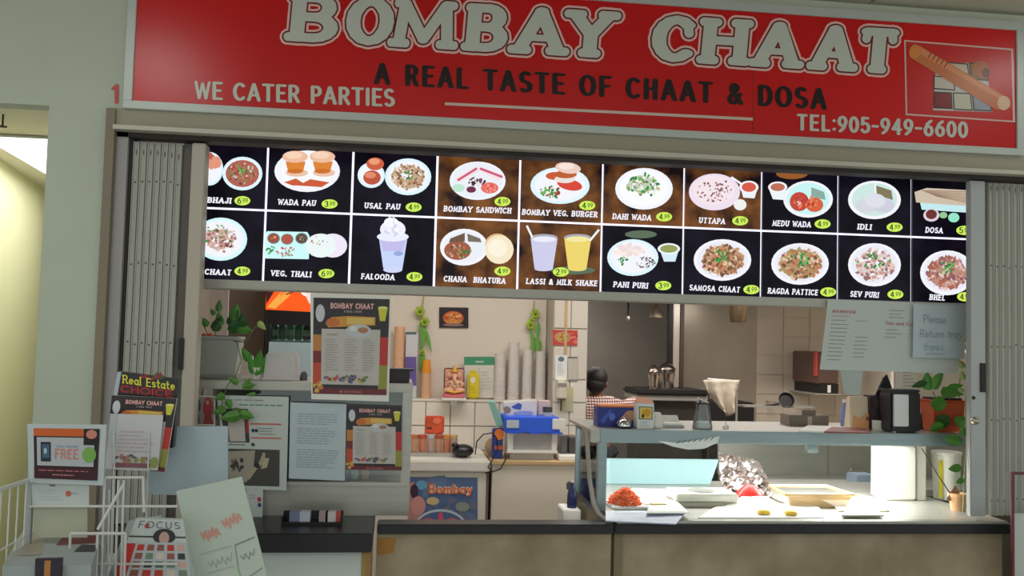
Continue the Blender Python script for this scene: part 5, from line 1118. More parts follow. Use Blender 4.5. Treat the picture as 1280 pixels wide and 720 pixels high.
# jars on freezer
jt = thing('spice_tray', 'steel tray on the freezer carrying a row of orange-lidded jars', 'tray', (P(545, 570, 2.3).x, 2.3, F_))
xa, xb = P(513, 560, 2.3).x, P(573, 560, 2.3).x
MB().box(xa, xb, 2.28, 2.42, F_, F_ + .02).obj('tray', steel, jt, bevel=.003)
for i, px in enumerate((518, 528, 538, 548, 558, 567)):
    q = P(px, 560, 2.34); zj = F_ + .0205
    j = thing('spice_jar', ['copper', 'red', 'silver', 'rust', 'amber', 'gold'][i] + '-topped jar in the row on the freezer tray, ' + ['leftmost', 'second from the left', 'third from the left', 'fourth from the left', 'fifth from the left', 'rightmost'][i], 'jar', (q.x, 2.34, zj), 'jars on the freezer')
    zz = P(px, 548, 2.34).z - zj
    MB().lathe((q.x, 2.34, zj), [(.021, 0), (.023, .005), (.023, zz)], 14).obj('glass', mat('jar_spice_%d' % (i % 3), [(196, 150, 120), (206, 130, 100), (190, 160, 146)][i % 3], .3), j, smooth=True)
    MB().lathe((q.x, 2.34, zj + zz), [(.024, 0), (.024, .02), (.02, .024), (0, .025)], 14).obj('lid', mat('jar_lid_%d' % i, [(206, 130, 90), (206, 90, 70), (206, 206, 206), (196, 96, 70), (220, 160, 90), (220, 190, 140)][i], .3, .3), j, smooth=True)
    ztop = zj + zz + .0255
q0, q1 = P(531, 530, 2.36), P(555, 530, 2.36)
t = thing('snack_bag', 'orange-red snack bag lying on top of the jars on the freezer', 'bag', (q0.x, 2.36, ztop))
MB().box(q0.x, q1.x, 2.325, 2.36, ztop, P(543, 520, 2.33).z).obj('bag', mat('orange_red_bag', (232, 92, 56), .4, noise=.3, nscale=20, bump=.4), t, bevel=.008)
p = Pr(plane(2.325), .002); p.ell(546, 526, 5, 4, (246, 120, 90), 0); p.rect(534, 534, 540, 536, (70, 40, 50), 0); p.obj('print', PAPER, t)
q = P(579, 566, 2.22)
t = thing('black_bag', 'black knotted plastic bag on the freezer corner', 'bag', (q.x, 2.25, F_))
MB().ball((q.x, 2.25, F_ + .040), .066, .06, .040, 16).obj('bag', mat('black_plastic_bag', (30, 28, 34), .35, bump=.8, nscale=18), t, smooth=True)
MB().ball((q.x - .05, 2.22, F_ + .074), .022, .018, .018, 10).obj('knot', MATS['black_plastic_bag'], t, smooth=True)
t = tag(MB().tube([P(594, 568, 2.2), P(596, 552, 2.2), P(604, 543, 2.2), P(616, 541, 2.2), P(621, 548, 2.2), P(622, 562, 2.2), P(617, 572, 2.12), P(610, 584, 2.085), P(616, 590, 2.085), P(626, 586, 2.085), P(632, 574, 2.10), P(631, 566, 2.2)], .004, 6).obj('power_cord', black, smooth=True), 'black cord looped over the gap between freezer and cabinet', 'cord')
xa, xb = P(613, 600, 2.1).x + .01, 1.10
t = thing('base_cabinet', 'cream base cabinet with a wooden top edge behind the middle counter', 'cabinet', ((xa + xb) / 2, 2.4, 0))
cr = mat('cream_laminate', (224, 214, 198), .5)
MB().box(xa, xb, 2.11, 2.58, 0, zf - .02).obj('body', cr, t, bevel=.004)
MB().box(xa - .005, xb + .005, 2.095, 2.59, zf - .02, zf).obj('wood_top', mat('light_wood_edge', (206, 176, 130), .5, noise=.12, nscale=10), t, bevel=.002)
# plastic bin with blue lid
q0, q1 = P(634, 550, 2.16), P(697, 550, 2.16); zt = P(665, 541, 2.16).z
t = thing('storage_bin', 'clear storage bin with white corners and a bright blue lid on the cabinet', 'bin', ((q0.x + q1.x) / 2, 2.3, F_))
ghost = mat('clear_grey_plastic', (188, 186, 184), .3, alpha=.85)
MB().box(q0.x + .02, q1.x - .02, 2.17, 2.42, F_ + .05, zt).obj('body', ghost, t, bevel=.004)
for xx in (q0.x, q1.x - .035): MB().hexa([(xx + (.006 if xx == q0.x else 0), 2.155, F_ + .045), (xx + .035 - (0 if xx == q0.x else .006), 2.155, F_ + .045), (xx + .035, 2.155, zt), (xx, 2.155, zt)], [(xx, 2.44, F_ + .045), (xx + .035, 2.44, F_ + .045), (xx + .035, 2.44, zt), (xx, 2.44, zt)]).obj('corner', white, t)
MB().box(q0.x, q1.x, 2.152, 2.17, F_ + .042, F_ + .058).obj('bottom_rail', white, t)
MB().box(q0.x + .02, q1.x - .02, 2.17, 2.40, F_, F_ + .042).obj('lower_tray', ghost, t, bevel=.004)
zl = P(665, 522, 2.14).z; blue = mat('bright_blue_plastic', (34, 92, 224), .35)
MB().box(q0.x - .02, q1.x + .01, 2.14, 2.45, zt, zl).obj('lid', blue, t, bevel=.006)
for xx in (q0.x + .0, q0.x + .125, q0.x + .25): MB().box(xx, xx + .075, 2.128, 2.14, zt - .002, zt + .008).obj('lid_clip', blue, t)
MB().box(q0.x - .01, q0.x + .065, 2.132, 2.14, zt + .028, zl - .016).obj('lid_handle', mat('handle_grey', (190, 196, 206), .4), t, bevel=.003)
MB().box(q0.x + .265, q0.x + .345, 2.128, 2.14, zt + .024, zl - .004).obj('lid_handle', white, t, bevel=.004)
BL_ = zl + .0003
q = P(686, 520, 2.2)
t = thing('glass_jar', 'small jar with a dark lid standing on the blue bin lid', 'jar', (q.x, 2.25, BL_))
MB().lathe((q.x, 2.25, BL_), [(.026, 0), (.028, .006), (.028, .026)], 16).obj('glass', mat('grey_jar', (196, 192, 186), .3), t, smooth=True)
MB().lathe((q.x, 2.25, BL_ + .026), [(.030, 0), (.030, .030), (0, .031)], 16).obj('lid', mat('charcoal_lid', (66, 64, 66), .4), t)
fr = [P(x, y, 2.3) for x, y in ((628, 502), (672, 499), (671, 521), (632, 521))]
t = thing('plastic_bag', 'white plastic bag with a blue mark lying on the blue bin lid', 'bag', fr[3])
MB().hexa(fr, [v + Vector((0, .05, 0)) for v in fr]).obj('bag', mat('white_bag_plastic', (222, 216, 210), .4, bump=.5, nscale=14), t, bevel=.008)
p = Pr(quadmap(*fr, 44, 22), .003); p.poly([(10, 8), (20, 3), (24, 6), (22, 12), (14, 11)], (70, 90, 170), 0); p.ell(25, 17, 14, 3, (150, 160, 206), 0); p.ell(4, 12, 5, 5, (140, 120, 110), 0); p.obj('print', PAPER, t)
q0, q1 = P(673, 510, 2.32), P(688, 510, 2.32)
tag(MB().box(q0.x, q1.x, 2.32, 2.40, BL_, P(680, 501, 2.32).z).obj('pink_carton', mat('pale_pink_carton', (214, 190, 184), .5), bevel=.003), 'pale pink carton on the blue bin lid before the pier', 'carton')
fr = [P(x, y, 2.2) for x, y in ((610, 502), (618, 503), (630, 531), (621, 534))]
t = tag(MB().hexa(fr, [v + Vector((.02, .2, 0)) for v in fr]).obj('green_folder', mat('teal_folder', (130, 176, 166), .5)), 'teal folder leaning at the left of the blue-lidded bin', 'folder')
q0, q1 = P(617, 556, 2.18), P(630, 556, 2.18)
t = thing('chips_packet', 'blue packet with an orange disc squeezed left of the blue-lidded bin', 'packet', (q0.x, 2.2, F_))
MB().box(q0.x - .005, q1.x - .004, 2.20, 2.26, F_, P(627, 536, 2.2).z).obj('packet', mat('navy_packet', (36, 60, 140), .4), t, bevel=.006)
p = Pr(plane(2.2), .002); p.ell(624, 543, 6, 7, (232, 124, 50), 0); p.rect(618, 557, 629, 562, (190, 90, 60), 0); p.obj('print', PAPER, t)
q = P(608, 562, 2.2)
t = tag(MB().ball((q.x + .045, 2.32, F_ + .055), .045, .05, .055, 12).obj('paper_sack', mat('tan_sack', (176, 150, 120), .7, bump=.6, nscale=16), smooth=True), 'small tan sack on the cabinet inside the loop of black cord', 'sack')
q0, q1 = P(701, 560, 2.2), P(726, 560, 2.2)
t = thing('coffee_grinder', 'dark grey kitchen machine below the pier at the right end of the cabinet', 'machine', (q0.x, 2.3, F_ + .014))
MB().box(q0.x + .005, q0.x + .05, 2.25, 2.40, F_ + .028, P(708, 545, 2.25).z).obj('body', mat('machine_grey', (92, 88, 86), .4), t, bevel=.006)
MB().box(q0.x + .06, q1.x - .0, 2.25, 2.42, F_ + .028, P(715, 545, 2.25).z - .01).obj('tower', mat('machine_dark', (70, 66, 66), .4), t, bevel=.006)
MB().box(q0.x - .02, q1.x, 2.14, 2.44, F_, F_ + .028).obj('base_plate', white, t, bevel=.004)
q = P(724, 640, 1.2)
t = thing('cleaning_bottle', 'dark blue bottle beside the case leg behind the middle rail', 'bottle', (P(727, 640, .6).x, .6, .70))
bx_ = .755
MB().box(bx_ - .045, bx_ + .03, .55, .70, 0, .885).obj('crate', white, None, bevel=.004)
cr_ = [o for o in C.objects if o.name.startswith('crate')][0]; cr_.name = 'white_stand'; tag(cr_, 'narrow white stand just left of the display case foot', 'stand')
C.objects.unlink(t); bpy.data.objects.remove(t)
t = thing('cleaning_bottle', 'dark blue bottle on the white stand beside the case leg', 'bottle', (bx_, .6, .8855))
MB().lathe((bx_, .6, .8855), [(.02, 0), (.022, .02), (.02, .06), (.008, .09), (.008, .105), (0, .105)], 14).obj('body', mat('navy_bottle', (36, 40, 84), .3), t, smooth=True)

# ================================================================ KITCHEN
ds = mat('dark_steel', (92, 88, 84), .35, .7, noise=.2, nscale=6); dk = mat('cast_iron_black', (24, 22, 22), .5)
t = thing('extractor_hood', 'dark steel extractor hood over the kitchen range', 'hood', (2.2, 4.0, 1.9))
MB().hexa([(P(722, 388, 3.4).x, 3.4, 1.92), (3.35, 3.4, 1.93), (3.35, 4.38, 2.02), (P(722, 388, 3.4).x, 5.4, 2.02)], [(P(722, 388, 3.4).x, 3.4, 2.35), (3.35, 3.4, 2.35), (3.35, 4.38, 2.40), (P(722, 388, 3.4).x, 5.4, 2.40)]).obj('canopy', ds, t)
xr2 = P(797, 490, 3.95).x; xr3 = P(884, 490, 3.95).x
zr = P(840, 487, 3.95).z
t = thing('cooking_range', 'steel kitchen range with black burner tops carrying pots', 'range', (xr2, 4.1, 0))
MB().box(xr2 + .03, xr3 - .02, 4.0, 4.37, 0, zr - .09).obj('body', ds, t)
MB().box(xr2, xr3, 3.93, 4.38, zr - .09, zr - .045).obj('steel_edge', steel, t, bevel=.004)
MB().box(xr2 - .02, xr3 + .0, 3.90, 4.36, zr - .045, zr).obj('burner_plate', dk, t, bevel=.014)
MB().box(P(888, 520, 3.9).x - .02, P(946, 520, 3.9).x - .02, 3.9, 4.36, 0, P(915, 503, 3.9).z).obj('fryer', dk, t, bevel=.01)
def pot(label, px, w_, ybot, ytop, Y, z=None):
    q = P(px, ybot, Y); r = w_ / 2 * (Y + 3.3) / 1150; zb_ = z if z is not None else q.z; h = P(px, ytop, Y).z - zb_
    t = thing('cooking_pot', label, 'pot', (q.x, Y, zb_)); ch = mat('pot_steel', (206, 196, 186), .18, 1)
    MB().lathe((q.x, Y, zb_), [(r * .8, 0), (r * .86, .01), (r * .8, h * .3), (r * .98, h * .5), (r, h * .68), (r * 1.05, h * .7)], 24).obj('body', ch, t, smooth=True)
    MB().lathe((q.x, Y, zb_ + h * .7), [(r * 1.06, 0), (r * 1.03, h * .04), (r * .5, h * .22), (0, h * .26)], 24).obj('lid', mat('pot_lid_dark', (110, 100, 94), .25, .9), t, smooth=True)
    MB().lathe((q.x, Y, zb_ + h * .93), [(.012, 0), (.016, h * .05), (0, h * .07)], 10).obj('lid_knob', dk, t)
    return t
pot('tall waisted steel pot standing at the left of the burners', 817, 16, 488, 456, 4.0, zr + .0005)
pot('larger steel pot with dark domed lid, right one on the burners', 833, 22, 488, 452, 4.17, zr + .0005)
t = thing('flue_pipe', 'vertical steel and black flue pipes rising beside the pots', 'pipe', (P(845, 480, 4.3).x, 4.3, zr))
for px, w_, mt_ in ((837.5, 6, dk), (845, 9, mat('pale_steel_pipe', (206, 200, 192), .35, .5)), (851.5, 6, mat('brown_pipe', (84, 66, 56), .5))):
    q = P(px, 430, 4.3); MB().box(q.x - w_ * .0033, q.x + w_ * .0033, 4.28, 4.34, zr + .0005, 1.985).obj('pipe', mt_, t, bevel=.006)
m_ = MB(); q0, q1 = P(866, 492, 3.85), P(882, 488, 3.85)
t = thing('frying_pan', 'black pan with long handle resting on the wall rail at the back', 'pan', P(975, 506, 3.6))
q = P(982, 501, 3.55)
pan = MB().lathe((0, 0, 0), [(.050, 0), (.062, .025), (.058, .025), (.048, .004), (0, .004)], 22).obj('pan', dk, None, smooth=True); pan.parent = t
pan.rotation_euler = (R(68), R(-14), 0); pan.location = q - t.location
MB().tube([P(974, 505, 3.55), P(955, 508, 3.55)], .009, 8).obj('handle', dk, t)
t = thing('wall_rail', 'thin steel rail shelf on the tiled kitchen wall', 'shelf', P(970, 508, 3.6))
a_, b_ = P(926, 506, 3.6), P(1013, 509, 3.6); MB().box(a_.x, b_.x, 3.52, 3.66, a_.z - .012, a_.z).obj('shelf', steel, t)
MB().box(a_.x + .02, a_.x + .04, 3.6, 4.40, a_.z - .02, a_.z - .012).box(b_.x - .04, b_.x - .02, 3.6, 4.40, a_.z - .02, a_.z - .012).obj('bracket', steel, t)
# towel on a rail
t = thing('towel_rail', 'short steel rail holding the dish towel in front of the range', 'rail', P(905, 475, 3.3))
MB().tube([P(884, 474, 3.3), P(912, 476, 3.3), P(924, 478, 3.3)], .010, 8).obj('bar', steel, t)
q = P(921, 478, 3.3); MB().tube([q, Vector((q.x, 3.3, 0))], .008, 6).obj('leg', steel, t); q = P(886, 474, 3.33); MB().tube([q, Vector((q.x, 3.33, 0))], .006, 6).obj('leg', ds, t)
rg = random.Random(2); vs = []; fs = []; nx, nz = 16, 14
for j in range(nz + 1):
    for i in range(nx + 1):
        u, v = i / nx, j / nz
        xl_, xr_2 = 879 + 22 * v ** 1.5, 925 - 3 * v
        yb = 475 + v * (22 + 24 * math.sin(math.pi * min(1, .15 + u * .8)))
        q = P(xl_ + (xr_2 - xl_) * u, yb, 3.27); q.y += .035 * math.sin(u * 13 + v * 2) * (.3 + v) + rg.uniform(-.004, .004); vs.append(q)
for j in range(nz):
    for i in range(nx): a_ = j * (nx + 1) + i; fs.append((a_, a_ + 1, a_ + nx + 2, a_ + nx + 1))
o = MB().add(vs, fs).obj('dish_towel', mat('grey_cream_towel', (196, 184, 166), .9, noise=.2, nscale=14), smooth=True); o.modifiers.new('thick', 'SOLIDIFY').thickness = .004
tag(o, 'grey-cream dish towel draped over the rail in the kitchen', 'towel')
# hanging pail
q = P(922.5, 403, 3.36); zt = 1.915
t = thing('hanging_pail', 'tapered steel pail hanging from the hood edge', 'pail', (q.x, 3.36, q.z))
r = .072
MB().lathe((q.x, 3.36, q.z), [(r * .74, 0), (r * .84, .01), (r, zt - q.z - .012), (r * 1.04, zt - q.z)], 24).obj('body', mat('dull_brass_steel', (136, 118, 94), .3, .8), t, smooth=True)
for s_ in (-1, 1): MB().box(q.x + s_ * r * .95 - .006, q.x + s_ * r * .95 + .006, 3.35, 3.36, zt - .03, zt + .02).obj('hook', white, t)
q = P(785, 398, 3.5)
t = thing('hanging_ladle', 'dark ladle hanging below the hood', 'ladle', q)
MB().tube([q + Vector((0, 0, -.0)), Vector((q.x, 3.5, 1.93))], .008, 6).obj('handle', dk, t); MB().ball(q, .016, .016, .022, 10).obj('bowl', steel, t, smooth=True)
q = P(820, 392, 3.6)
t = thing('hood_lamp', 'pale bell-shaped lamp under the hood', 'lamp', q)
MB().lathe((q.x, 3.6, q.z - .03), [(.05, 0), (.04, .05), (.014, .09), (.010, 1.935 - q.z)], 14).obj('shade', mat('old_ivory', (150, 130, 106), .5), t, smooth=True)
q = P(730, 406, 3.38)
t = tag(MB().tube([Vector((q.x - .02, 3.38, 1.95)), P(727, 398, 3.38), P(733, 404, 3.38), P(734, 412, 3.38), P(729, 415, 3.38), P(727, 408, 3.38), P(732, 402, 3.38)], .006, 6).obj('wire_loop', mat('light_wire', (170, 166, 166), .4)), 'pale coiled wire hanging at the left end of the hood', 'wire')
# dispenser and things on the tiled wall
q0, q1 = P(1022, 480, 3.9), P(1048, 480, 3.9)
t = thing('wall_dispenser', 'brown wall dispenser on the tiles under the price list corner', 'dispenser', ((q0.x + q1.x) / 2, 4.0, P(1035, 492, 3.9).z))
zz = P(1035, 492, 3.9).z
MB().box(q0.x, q1.x, 3.9, 4.388, P(1035, 480, 3.9).z, P(1035, 440, 3.9).z).obj('body', mat('brown_plastic', (92, 68, 60), .4), t, bevel=.008)
MB().box(q0.x + .02, q1.x, 3.9, 4.388, zz, P(1035, 480, 3.9).z).obj('dark_opening', dk, t)
MB().box(q0.x - .03, q1.x + .02, 3.88, 4.388, zz - .01, zz).obj('shelf', steel, t)
MB().box(q0.x - .012, q0.x, 3.9, 3.95, P(1020, 470, 3.9).z, P(1020, 440, 3.9).z).obj('red_strip', mat('red_plastic_strip', (190, 70, 60), .4), t)
q = P(1036, 486, 3.9); MB().box(q.x - .012, q.x + .01, 3.885, 3.9, q.z - .03, q.z + .03).obj('tap', white, t)
sheet('wall_notice', 'white ruled notice on the wall behind the pothos plant', [(1121, 462), (1147, 462), (1147, 500), (1121, 500)], 1.6, wpap, lambda p: p.lines(30, 8, 90, 8, 11, (130, 140, 150), 2), cat='notice')
tag(MB().pbox(1117, 440, 1215, 560, 1.62, .03).obj('white_partition', mat('bright_white_panel', (232, 226, 216), .5)), 'white partition behind the plants at the right end of the stall', 'panel')
o = C.objects.get('white_partition')

# ================================================================ THE COOK
def skin(name, joints, edges, mt, parent, sub=2, root=0):
    me = bpy.data.meshes.new(name); off = loc_of(parent)
    me.from_pydata([Vector(j[0]) - off for j in joints], edges, []); o = bpy.data.objects.new(name, me); C.objects.link(o)
    md = o.modifiers.new('skin', 'SKIN')
    for i, j in enumerate(joints):
        r = j[1]; me.skin_vertices[0].data[i].radius = r if isinstance(r, tuple) else (r, r)
    me.skin_vertices[0].data[root].use_root = True
    o.modifiers.new('sub', 'SUBSURF').levels = sub; o.modifiers['sub'].render_levels = sub
    dg = bpy.context.evaluated_depsgraph_get(); m2 = bpy.data.meshes.new_from_object(o.evaluated_get(dg)); m2.name = name
    bpy.data.objects.remove(o); o = bpy.data.objects.new(name, m2); C.objects.link(o); o.parent = parent
    m2.materials.clear(); m2.materials.append(mt); m2.polygons.foreach_set('use_smooth', [True] * len(m2.polygons)); return o
H = P(746, 479, 3.55)       # centre of the head
pt = thing('person', 'cook with short black hair and checked shirt, back turned, reaching over the stove', 'person', (H.x - .03, 3.5, 0))
skinm = mat('skin_brown', (120, 80, 58), .55); hx, hy, hz = H
W_ = lambda dx, dy, z: (hx + dx, 3.55 + dy, z)
f = hz - .0
joints = [(W_(-.03, -.04, .80), (.12, .09)), (W_(-.03, -.02, .95), (.115, .085)), (W_(-.02, .0, 1.09), (.14, .09)), (W_(-.01, .01, f - .135), (.085, .065)), (W_(.0, .02, f - .09), (.047, .047)), (W_(.012, .03, f - .03), (.066, .074)), (W_(.01, .02, f + .045), (.068, .078)), (W_(.0, .01, f + .09), (.045, .05)),
  (W_(-.15, .02, f - .155), .048), (W_(-.20, .10, f - .36), .038), (W_(-.12, .28, f - .36), .028), (W_(-.09, .33, f - .35), (.026, .018)),
  (W_(.12, .02, f - .155), .048), (W_(.22, .06, f - .19), .040), (W_(.36, .18, f - .13), .028), (W_(.40, .215, f - .125), (.028, .018)),
  (W_(-.11, -.04, .74), .085), (W_(-.12, .0, .44), .058), (W_(-.12, -.03, .08), .036), (W_(-.12, .09, .03), (.034, .025)),
  (W_(.05, -.04, .74), .085), (W_(.06, .0, .44), .058), (W_(.06, -.03, .08), .036), (W_(.06, .09, .03), (.034, .025))]
edges = [(0, 1), (1, 2), (2, 3), (3, 4), (4, 5), (5, 6), (6, 7), (2, 8), (8, 9), (9, 10), (10, 11), (2, 12), (12, 13), (13, 14), (14, 15), (0, 16), (16, 17), (17, 18), (18, 19), (0, 20), (20, 21), (21, 22), (22, 23)]
for hand, base, dr_ in ((11, Vector(W_(-.09, .33, f - .35)), Vector((.5, .85, -.1))), (15, Vector(W_(.40, .215, f - .125)), Vector((.7, .7, -.05)))):
    dr_.normalize(); sd = Vector((dr_.y, -dr_.x, 0))
    for k, (o_, L_) in enumerate(((-.024, .062), (-.008, .074), (.008, .07), (.024, .055))):
        b_ = base + sd * o_ + dr_ * .03; n0 = len(joints)
        joints += [(tuple(b_), .009), (tuple(b_ + dr_ * L_ * .5 + Vector((0, 0, -.004))), .008), (tuple(b_ + dr_ * L_ * .85 + Vector((0, 0, -.02))), .007)]
        edges += [(hand, n0), (n0, n0 + 1), (n0 + 1, n0 + 2)]
    n0 = len(joints); joints += [(tuple(base - sd * .03), .010), (tuple(base - sd * .052 + dr_ * .03), .008)]; edges += [(hand, n0), (n0, n0 + 1)]
skin('body', joints, edges, skinm, pt)
chk = bpy.data.materials.new('checked_shirt'); chk.use_nodes = True; nt = chk.node_tree; b = nt.nodes['Principled BSDF']; b.inputs['Roughness'].default_value = .8
tc = nt.nodes.new('ShaderNodeTexCoord'); sp = nt.nodes.new('ShaderNodeSeparateXYZ'); nt.links.new(tc.outputs['Object'], sp.inputs[0]); outs = []
for ax, sc in (('X', 48), ('Z', 48)):
    ml = nt.nodes.new('ShaderNodeMath'); ml.operation = 'MULTIPLY'; ml.inputs[1].default_value = sc; nt.links.new(sp.outputs[ax], ml.inputs[0])
    fr_ = nt.nodes.new('ShaderNodeMath'); fr_.operation = 'FRACT'; nt.links.new(ml.outputs[0], fr_.inputs[0])
    gt = nt.nodes.new('ShaderNodeMath'); gt.operation = 'GREATER_THAN'; gt.inputs[1].default_value = .68; nt.links.new(fr_.outputs[0], gt.inputs[0]); outs.append(gt)
m1 = nt.nodes.new('ShaderNodeMix'); m1.data_type = 'RGBA'; m1.inputs[6].default_value = (*lin((214, 190, 178)), 1); m1.inputs[7].default_value = (*lin((136, 70, 70)), 1); nt.links.new(outs[0].outputs[0], m1.inputs[0])
m2 = nt.nodes.new('ShaderNodeMix'); m2.data_type = 'RGBA'; m2.inputs[7].default_value = (*lin((58, 44, 62)), 1); nt.links.new(outs[1].outputs[0], m2.inputs[0]); nt.links.new(m1.outputs[2], m2.inputs[6]); nt.links.new(m2.outputs[2], b.inputs['Base Color'])
g = .016
sj = [joints[i] for i in (0, 1, 2, 3, 8, 9, 10, 12, 13, 14)]
sj = [(p_, (r_[0] + g, r_[1] + g) if isinstance(r_, tuple) else r_ + g) for p_, r_ in sj]
skin('shirt', sj, [(0, 1), (1, 2), (2, 3), (2, 4), (4, 5), (5, 6), (2, 7), (7, 8), (8, 9)], chk, pt)
tj = [joints[i] for i in (0, 16, 17, 18, 20, 21, 22)]; tj = [(p_, (r_[0] + g, r_[1] + g) if isinstance(r_, tuple) else r_ + g + .004) for p_, r_ in tj]
skin('trousers', tj, [(0, 1), (1, 2), (2, 3), (0, 4), (4, 5), (5, 6)], mat('dark_trousers', (40, 40, 50), .8), pt)
hair = mat('black_hair', (16, 14, 18), .6, bump=.5, nscale=50)
MB().ball((hx - .005, 3.545, hz + .045), .086, .094, .082, 20).ball((hx - .015, 3.515, hz - .005), .078, .062, .070, 16).obj('hair', hair, pt, smooth=True)
MB().ball((hx + .078, 3.565, hz - .012), .010, .016, .026, 10).obj('ear', skinm, pt, smooth=True); MB().ball((hx - .062, 3.60, hz - .012), .010, .016, .026, 10).obj('ear', skinm, pt, smooth=True)
MB().ball((hx + .02, 3.662, hz - .022), .013, .020, .018, 10).obj('nose', skinm, pt, smooth=True)
for s_ in (-1, 1): MB().ball((hx + .018 + s_ * .028, 3.648, hz + .004), .011, .008, .008, 10).obj('eye', white, pt, smooth=True)
MB().ball((hx + .02, 3.652, hz - .058), .022, .008, .007, 10).obj('mouth', mat('lip_brown', (120, 60, 56), .5), pt, smooth=True)
for s_ in (-.12, .06): MB().box(hx + s_ - .045, hx + s_ + .045, 3.44, 3.70, 0, .06).obj('shoe', black, pt, bevel=.02)

# ================================================================ FOREGROUND RACK AND PAPERS
wire = mat('white_coated_wire', (206, 208, 206), .4)
RY = -.80
rk = thing('wire_rack', 'white wire literature rack in the bottom left foreground', 'rack', (P(100, 600, RY).x, RY, 0))
def w3(name, pts, r=.0035, par=rk): return MB().tube(pts, r, 8).obj(name, wire, par, smooth=True)
pl = lambda x, y, Y=RY: P(x, y, Y)
w3('rail', [pl(36, 633), pl(222, 633)]); w3('rail', [pl(36, 705, RY + .02), pl(222, 705, RY + .02)])
for px in (131, 148, 155): w3('upright', [pl(px, 600 if px > 140 else 597), Vector((pl(px, 700).x, RY, .55))], .003)
w3('upright', [pl(137, 612, RY + .03), Vector((pl(137, 700).x, RY + .03, .55))], .003)
w3('upright', [pl(179, 597), pl(180, 640)], .0035); w3('rail', [pl(130, 597), pl(180, 597)], .0035)
w3('brace', [pl(122, 662, RY - .03), pl(154, 606)], .004)
for px in (88, 122, 157): w3('basket_wire', [pl(px, 667, RY - .04), Vector((pl(px, 720, RY - .04).x, RY - .04, .55))], .0035)
w3('basket_rail', [pl(88, 667, RY - .04), pl(157, 667, RY - .04)], .004)
# side basket receding to the left edge
sa, sb = pl(36, 600, RY), P(-40, 625, RY - .35)
w3('side_rail', [sa, sb], .006)
for k in range(6):
    q = sa.lerp(sb, .04 + k * .15); w3('side_wire', [q, Vector((q.x, q.y, .62))], .0022)
w3('side_rail', [Vector((sa.x, sa.y, P(36, 670, RY).z)), Vector((sb.x, sb.y, P(36, 670, RY).z))], .0025)
MB().box(pl(33, 600).x, pl(40, 600).x, RY + .005, RY + .02, .3, pl(36, 531).z).obj('back_post', mat('post_grey', (160, 168, 166), .5), rk)
xa, xb = pl(33, 650).x, pl(222, 650).x
for xx in (xa, xb - .01):
    for yy in (RY - .05, RY + .15): MB().box(xx, xx + .012, yy, yy + .012, 0, .56).obj('leg', wire, rk)
MB().box(xa - .25, xb + .06, RY - .06, RY + .20, .545, .555).obj('shelf', wire, rk)
# sign with phone advert
def pr_phone(p):
    p.rect(8, 7, 92, 92, (44, 20, 32), 1); p.rect(8, 7, 92, 20, (206, 96, 34), 2); p.rect(12, 20, 84, 24, (30, 16, 24), 3)
    p.rect(12, 22, 86, 70, (180, 184, 190), 4); p.rect(72, 7, 92, 34, (22, 18, 20), 5); p.ell(82, 16, 7, 7.5, (206, 130, 116), 6)
    p.rect(17, 30, 30, 63, (30, 36, 48), 6); p.rect(19, 34, 28, 57, (70, 96, 130), 7); p.ell(23, 45, 2, 5, (170, 200, 210), 8)
    p.text('THIS PHONE', 36, 39, 66, 39, 4, (120, 150, 176), 6); p.text('FREE', 35, 58, 66, 58, 17, (206, 120, 106), 6, a=.10, b=.07); p.ell(80, 50, 9, 13, (120, 170, 80), 6)
    p.rect(8, 72, 92, 92, (60, 18, 30), 6); p.lines(14, 77, 82, 1, 3, (190, 110, 110), 1.6, 7, minf=.95); p.lines(32, 84, 62, 1, 3, (196, 130, 130), 1.8, 7, minf=.95)
t = sheet('phone_sign', 'white framed orange and black phone advert on the wire rack', [(34, 530), (133, 531), (129, 607), (36, 603)], RY - .01, mat('sign_white_board', (190, 198, 202), .5), pr_phone, th=.01, cat='sign')
p = 0
sheet('brochure_card', 'white card with a small red dot logo below the phone advert', [(40, 604), (111, 607), (111, 634), (40, 633)], RY + .004, gp, lambda p: (p.ell(64, 40, 5, 13, (206, 100, 80), 1), p.lines(70, 36, 88, 1, 4, (150, 170, 160), 4, 1), p.lines(12, 25, 56, 4, 14, (180, 196, 190), 3, 1), p.ell(36, 6, 6, 4, (110, 110, 110), 1)), th=.004, cat='card')
sheet('brochure_card', 'plain cream card behind the rack rail under the logo card', [(42, 634), (109, 634), (109, 672), (42, 672)], RY + .008, mat('cream_grey_card', (178, 180, 160), .6), None, th=.004, cat='card')
# box of leaflets
za = P(60, 706, RY - .05).z
t = thing('leaflet_box', 'grey-white carton of leaflets at the bottom left in the rack', 'box', (P(60, 710, RY - .05).x, RY - .2, .5555))
c0 = [P(3, 708, RY - .22), P(112, 706, RY - .22), P(130, 656, RY + .02), P(30, 656, RY + .02)]
zt4 = c0[0].z
def onz(px, py): return PZ(px, py, zt4)
c0 = [onz(3, 708), onz(114, 706), onz(130, 664), onz(28, 664)]
MB().hexa([(v.x, v.y, zt4) for v in c0], [(v.x, v.y, .5555) for v in c0]).obj('carton', mat('carton_grey', (160, 168, 170), .6), t)
p = Pr(lambda u, v, h: PZ(u, v, zt4) + Vector((0, 0, h)), .001)
p.poly([(70, 682), (84, 664.5), (126, 664.5), (122, 679)], (128, 50, 62), 0); p.poly([(22, 695), (34, 672), (58, 671), (50, 694)], (170, 160, 146), 0); p.poly([(92, 690), (102, 681), (122, 682), (118, 690)], (60, 56, 60), 1); p.ell(45, 667, 4, 1.4, (150, 90, 90), 1)
p.obj('print', PAPER, t)
fr = [P(x, y, RY - .23) for x, y in ((44, 699), (77, 698), (74, 740), (43, 740))]
t = thing('booklet', 'dark booklet with a gold stripe sticking up before the leaflet carton', 'booklet', fr[3])
